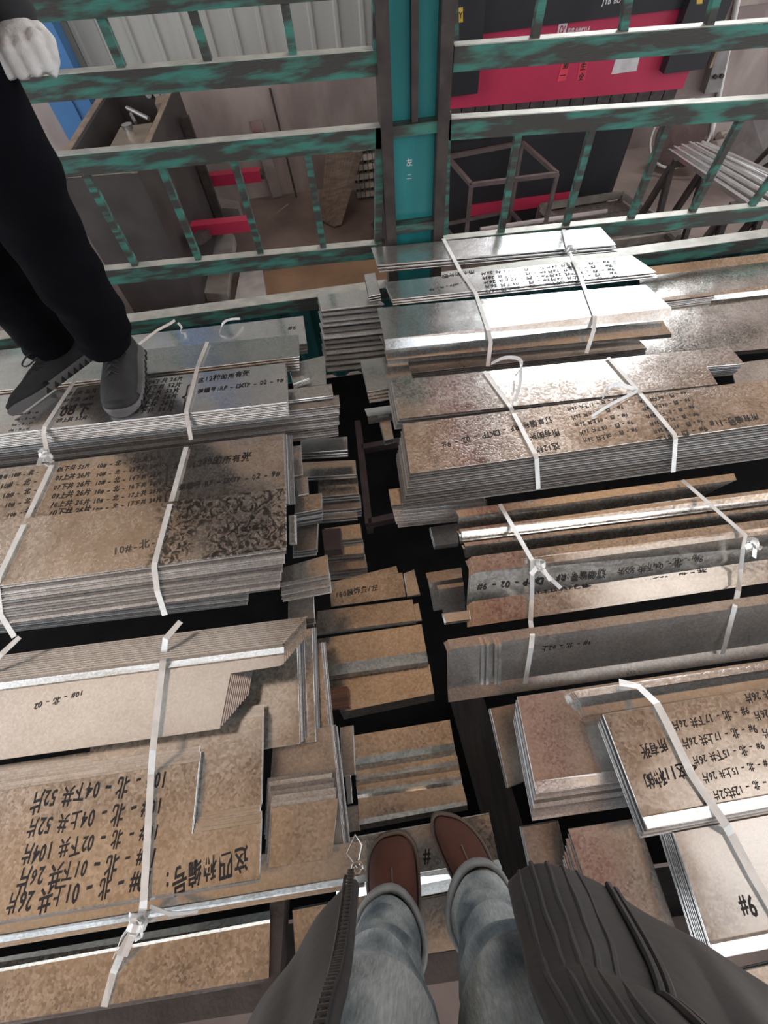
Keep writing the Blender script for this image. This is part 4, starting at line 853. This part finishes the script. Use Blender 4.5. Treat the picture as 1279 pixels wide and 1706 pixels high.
# faded denim
dn_ = mat('faded_denim', (.31, .325, .315), .9, 0, .3, 8, (.05, .068, .082), .3, 260, stretch=(1.4, 1.4, .7), ramp=(.36, .6))
nt = dn_.node_tree; N = nt.nodes; Lk = nt.links; bs = N['Principled BSDF']
w1 = N.new('ShaderNodeTexNoise'); w1.inputs['Scale'].default_value = 420; mpp = N.new('ShaderNodeMapping'); mpp.inputs['Scale'].default_value = (1, 1, .08)
tcc = N.new('ShaderNodeTexCoord'); Lk.new(tcc.outputs['Object'], mpp.inputs[0]); Lk.new(mpp.outputs[0], w1.inputs[0])
mxx = N.new('ShaderNodeMix'); mxx.data_type = 'RGBA'; mxx.blend_type = 'OVERLAY'; mxx.inputs[0].default_value = .45
src = bs.inputs['Base Color'].links[0].from_socket; Lk.new(src, mxx.inputs[6]); Lk.new(w1.outputs[0], mxx.inputs[7]); Lk.new(mxx.outputs[2], bs.inputs['Base Color'])
cuffm = mat('denim_inside', (.23, .235, .23), .9, 0, .2, 30, bump=.2, bscale=200)
V = Vector
jl = [(V((-.098,-.290,1.565)), .066, .078), (V((-.098,-.288,1.66)), .062, .076), (V((-.096,-.285,1.80)), .062, .076), (V((-.092,-.275,1.95)), .068, .082), (V((-.088,-.27,2.1)), .078, .09), (V((-.088,-.285,2.25)), .086, .10), (V((-.085,-.30,2.40)), .088, .11)]
jr = [(V((.098,-.270,1.565)), .066, .078), (V((.098,-.272,1.66)), .062, .076), (V((.094,-.275,1.80)), .062, .076), (V((.090,-.275,1.95)), .068, .082), (V((.086,-.27,2.1)), .078, .09), (V((.088,-.285,2.25)), .086, .10), (V((.085,-.30,2.40)), .088, .11)]
b = MB(); leg_loft(b, jl, 28, .0035, 2); leg_loft(b, jr, 28, .0035, 9); b.tube([V((0,-.315,2.33)), V((0,-.32,2.42)), V((0,-.33,2.52))], [.09, .14, .14], 24)
jeans = b.build('jeans', dn_, me_, mods=[REM(.008), SMO(3)])
for q in (jl, jr):
    b = MB(); c = q[0][0]; rings = []
    for h, e in ((-.010, .004), (.0, .008), (.03, .010), (.050, .009), (.053, .004), (.046, -.002), (-.005, -.004), (-.010, .004)):
        rings.append([c+V(((.066+e+.003*math.sin(3*a+c.x*40))*math.cos(a), (.080+e+.003*math.sin(2*a))*math.sin(a), h+.008*math.sin(a*2+c.x*30)+.010*math.sin(a))) for a in [2*math.pi*k/28 for k in range(28)]])
    b.loft(rings, cap=False); b.build('rolled_cuff', cuffm, jeans, smooth=True)
chest, neck, head = V((0,-.36,2.85)), V((0,-.36,3.02)), V((0,-.33,3.16))
haL, haR = V((-.085,-.09,2.78)), V((.085,-.09,2.78)); elL, elR = V((-.27,-.30,2.60)), V((.27,-.30,2.60)); shL, shR = V((-.20,-.37,2.93)), V((.20,-.37,2.93))
b = body(me_, jl[-1][0], jr[-1][0], jl[3][0], jr[3][0], jl[0][0]+V((0,0,.0)), jr[0][0], V((0,-.30,2.42)), chest, neck, head, shL, elL, haL, shR, elR, haR)
b.tube([V((0,-.255,3.15)), V((0,-.235,3.125))], [.012, .016], 8)
for sx in (-1, 1):
    b.tube([V((sx*.075,-.33,3.17)), V((sx*.088,-.335,3.14))], [.018, .012], 8)
    h = haL if sx < 0 else haR
    b.tube([h, h+V((-sx*.02,.02,.03))], [.03, .034], 10)
    for k in range(4): p = h+V((-sx*(.015+.008*k), .028-.012*k, .045)); b.tube([p, p+V((-sx*.012,.012,.022)), p+V((-sx*.026,.004,.026))], [.009, .008, .007], 7)
    p = h+V((-sx*.0,.02,.0)); b.tube([p, p+V((-sx*.018,.022,-.002)), p+V((-sx*.036,.022,.008))], [.011, .010, .008], 7)
b.build('body', SKIN, me_, mods=[REM(.010), SMO(2)])
b = MB(); b.tube([V((0,-.355,3.10)), V((0,-.35,3.2)), V((0,-.345,3.285))], [.07, .088, .03], 14); b.build('hair', BLACK, me_, smooth=True)
# open padded coat: two front panels from hem to chest, back and sleeves
COAT = mat('charcoal_nylon', (.026, .0235, .0235), .55, 0, .18, 7, bump=.10, bscale=40)
def panel(hem, rows, seed, puff):
    rr = random.Random(seed); R = []
    for z, pts in rows: R.append(pts)
    return R
def cpath(pts, n):
    Q = smooth_pts(pts, 12); L = [0]
    for i in range(1, len(Q)): L.append(L[-1]+(Q[i]-Q[i-1]).length)
    out = []
    for k in range(n):
        t = L[-1]*k/(n-1); i = max(j for j in range(len(L)) if L[j] <= t+1e-9); i = min(i, len(Q)-2)
        f = (t-L[i])/max(1e-9, L[i+1]-L[i]); out.append(Q[i].lerp(Q[i+1], min(1, f)))
    return out
def coat_panel(rows, nu, nv, seed, puffs, crease):
    rr = random.Random(seed); ph = [rr.uniform(0, 6) for _ in range(6)]
    P = [cpath(r, nu) for r in rows]
    cols = [cpath([P[j][i] for j in range(len(P))], nv) for i in range(nu)]
    G = [[cols[i][j].copy() for i in range(nu)] for j in range(nv)]
    out = [[None]*nu for _ in range(nv)]
    for j in range(nv):
        for i in range(nu):
            du = G[j][min(i+1, nu-1)]-G[j][max(i-1, 0)]; dv = G[min(j+1, nv-1)][i]-G[max(j-1, 0)][i]
            n_ = du.cross(dv); n_ = n_.normalized() if n_.length > 1e-9 else V((0, -1, 0))
            if n_.dot(V((0, .6, .2))) < 0: n_ = -n_
            a, c_ = i/(nu-1), j/(nv-1)
            f = puffs*(abs(math.sin(math.pi*c_*2.2+.3))**.6) + crease*(math.sin(a*14+c_*7+ph[0])*math.sin(c_*9+ph[1]+a*3)+.6*math.sin(a*31+c_*11+ph[2]))
            out[j][i] = G[j][i]+n_*f*min(1, 6*min(a, 1-a)+.15)
    return out
top_l = [V((-.075,-.20,2.62)), V((-.15,-.20,2.62)), V((-.23,-.28,2.62)), V((-.24,-.42,2.62))]
hem_l = [PZ(598,1466,2.08), PZ(560,1506,2.08), PZ(520,1562,2.08), PZ(470,1646,2.085), PZ(430,1708,2.09), PZ(395,1790,2.10), V((-.25,-.42,2.10))]
mid_l = [PZ(585,1592,2.23), PZ(545,1650,2.23), PZ(490,1720,2.235), PZ(420,1800,2.24), V((-.225,-.30,2.24)), V((-.255,-.43,2.24))]
mid_l2 = [PZ(560,1706,2.36), PZ(510,1790,2.36), V((-.16,-.20,2.36)), V((-.22,-.27,2.37)), V((-.25,-.43,2.38))]
top_r = [V((.075,-.20,2.62)), V((.15,-.20,2.62)), V((.23,-.28,2.62)), V((.24,-.42,2.62))]
hem_r = [PZ(848,1478,2.10), PZ(884,1452,2.10), PZ(925,1455,2.105), PZ(1000,1491,2.11), PZ(1062,1530,2.11), PZ(1125,1570,2.11), PZ(1195,1608,2.11), PZ(1290,1668,2.11), PZ(1360,1730,2.11), V((.36,-.42,2.11))]
mid_r = [PZ(872,1590,2.23), PZ(930,1570,2.235), PZ(1000,1590,2.25), PZ(1090,1640,2.26), PZ(1200,1720,2.27), PZ(1320,1800,2.28), V((.34,-.42,2.26))]
mid_r2 = [PZ(905,1706,2.36), PZ(975,1700,2.37), PZ(1060,1740,2.40), PZ(1200,1820,2.42), V((.27,-.27,2.42)), V((.29,-.42,2.42))]
GL = coat_panel([hem_l, mid_l, mid_l2, top_l], 44, 40, 4, .008, .0025)
GR = coat_panel([hem_r, mid_r, mid_r2, top_r], 56, 40, 8, .010, .0018)
b = MB(); b.loft(GL, closed=False); b.loft(GR, closed=False)
back = [[GL[j][-1], V((-.16,-.50,GL[j][-1].z)), V((0,-.53,GL[j][-1].z)), V((.18,-.50,GL[j][-1].z)), GR[j][-1]] for j in range(40)]
b.loft(back, closed=False)
coat = b.build('coat', COAT, me_, smooth=True, mods=[('SOLIDIFY', dict(thickness=.014, offset=0)), ('SUBSURF', dict(levels=1, render_levels=1))])
b = MB(); b.tube([V((0,-.36,2.58)), V((0,-.37,2.8)), V((0,-.37,2.95)), V((0,-.37,3.03))], [.20, .19, .16, .08], 20)
for s_, e, h in ((shL, elL, haL), (shR, elR, haR)): b.tube([V((0,-.37,2.92)).lerp(s_, .6), s_, e, e.lerp(h, .8)], [.09, .085, .065, .045], 14)
b.build('coat_top', COAT, coat, mods=[REM(.012), SMO(3)])
ZIP = mat('black_zip', (.022, .021, .022), .45, .2, .2, 40); CHROME = mat('zip_metal', (.55, .53, .50), .25, .9)
off = V((0, .012, .006))
b = MB(); zl = [GL[j][1]+off for j in range(0, 34)]; b.tube(zl, .0040, 7); zl2 = [GL[j][2]+off*1.2 for j in range(0, 34)]; b.tube(zl2, .0022, 6); zo = b.build('zip_tape', ZIP, coat)
b = MB()
Z2 = cpath(zl, 120)
for k in range(0, 119):
    if k % 2 == 0: b.bar(Z2[k]+V((-.004, .004, .002)), Z2[k]+V((.004, .004, .002)), .0018, .0018, (0, 1, 0))
b.build('zip_teeth', mat('dark_zip_teeth', (.10, .095, .09), .4, .5), zo)
p = GL[0][0]+V((0, .012, .0)); b = MB(); b.tube([p+V((.006*math.cos(t), .006*math.sin(t), .004)) for t in [k*.55 for k in range(13)]], .0022, 6)
q = [p, p+V((-.012,.016,0)), p+V((.0,.034,-.002)), p+V((.008,.022,0)), p]; b.tube(q, .0014, 6); b.build('zip_pull', CHROME, zo)
b = MB()
for col, r in ((14, .0035), (15, .0035)): b.tube([GR[j][col]+V((0, .010, .008)) for j in range(0, 34)], r, 7)
zr = b.build('zip_tape', ZIP, coat)
b = MB()
for col in (2, 4, 6, 8, 10): b.tube([GR[j][col]+V((.0006*math.sin(j*.9+col), .0055+.0006*math.sin(j*.6+col*2), .0058)) for j in range(0, 36)], .0030, 7)
b.build('ribbed_placket', COAT, coat)
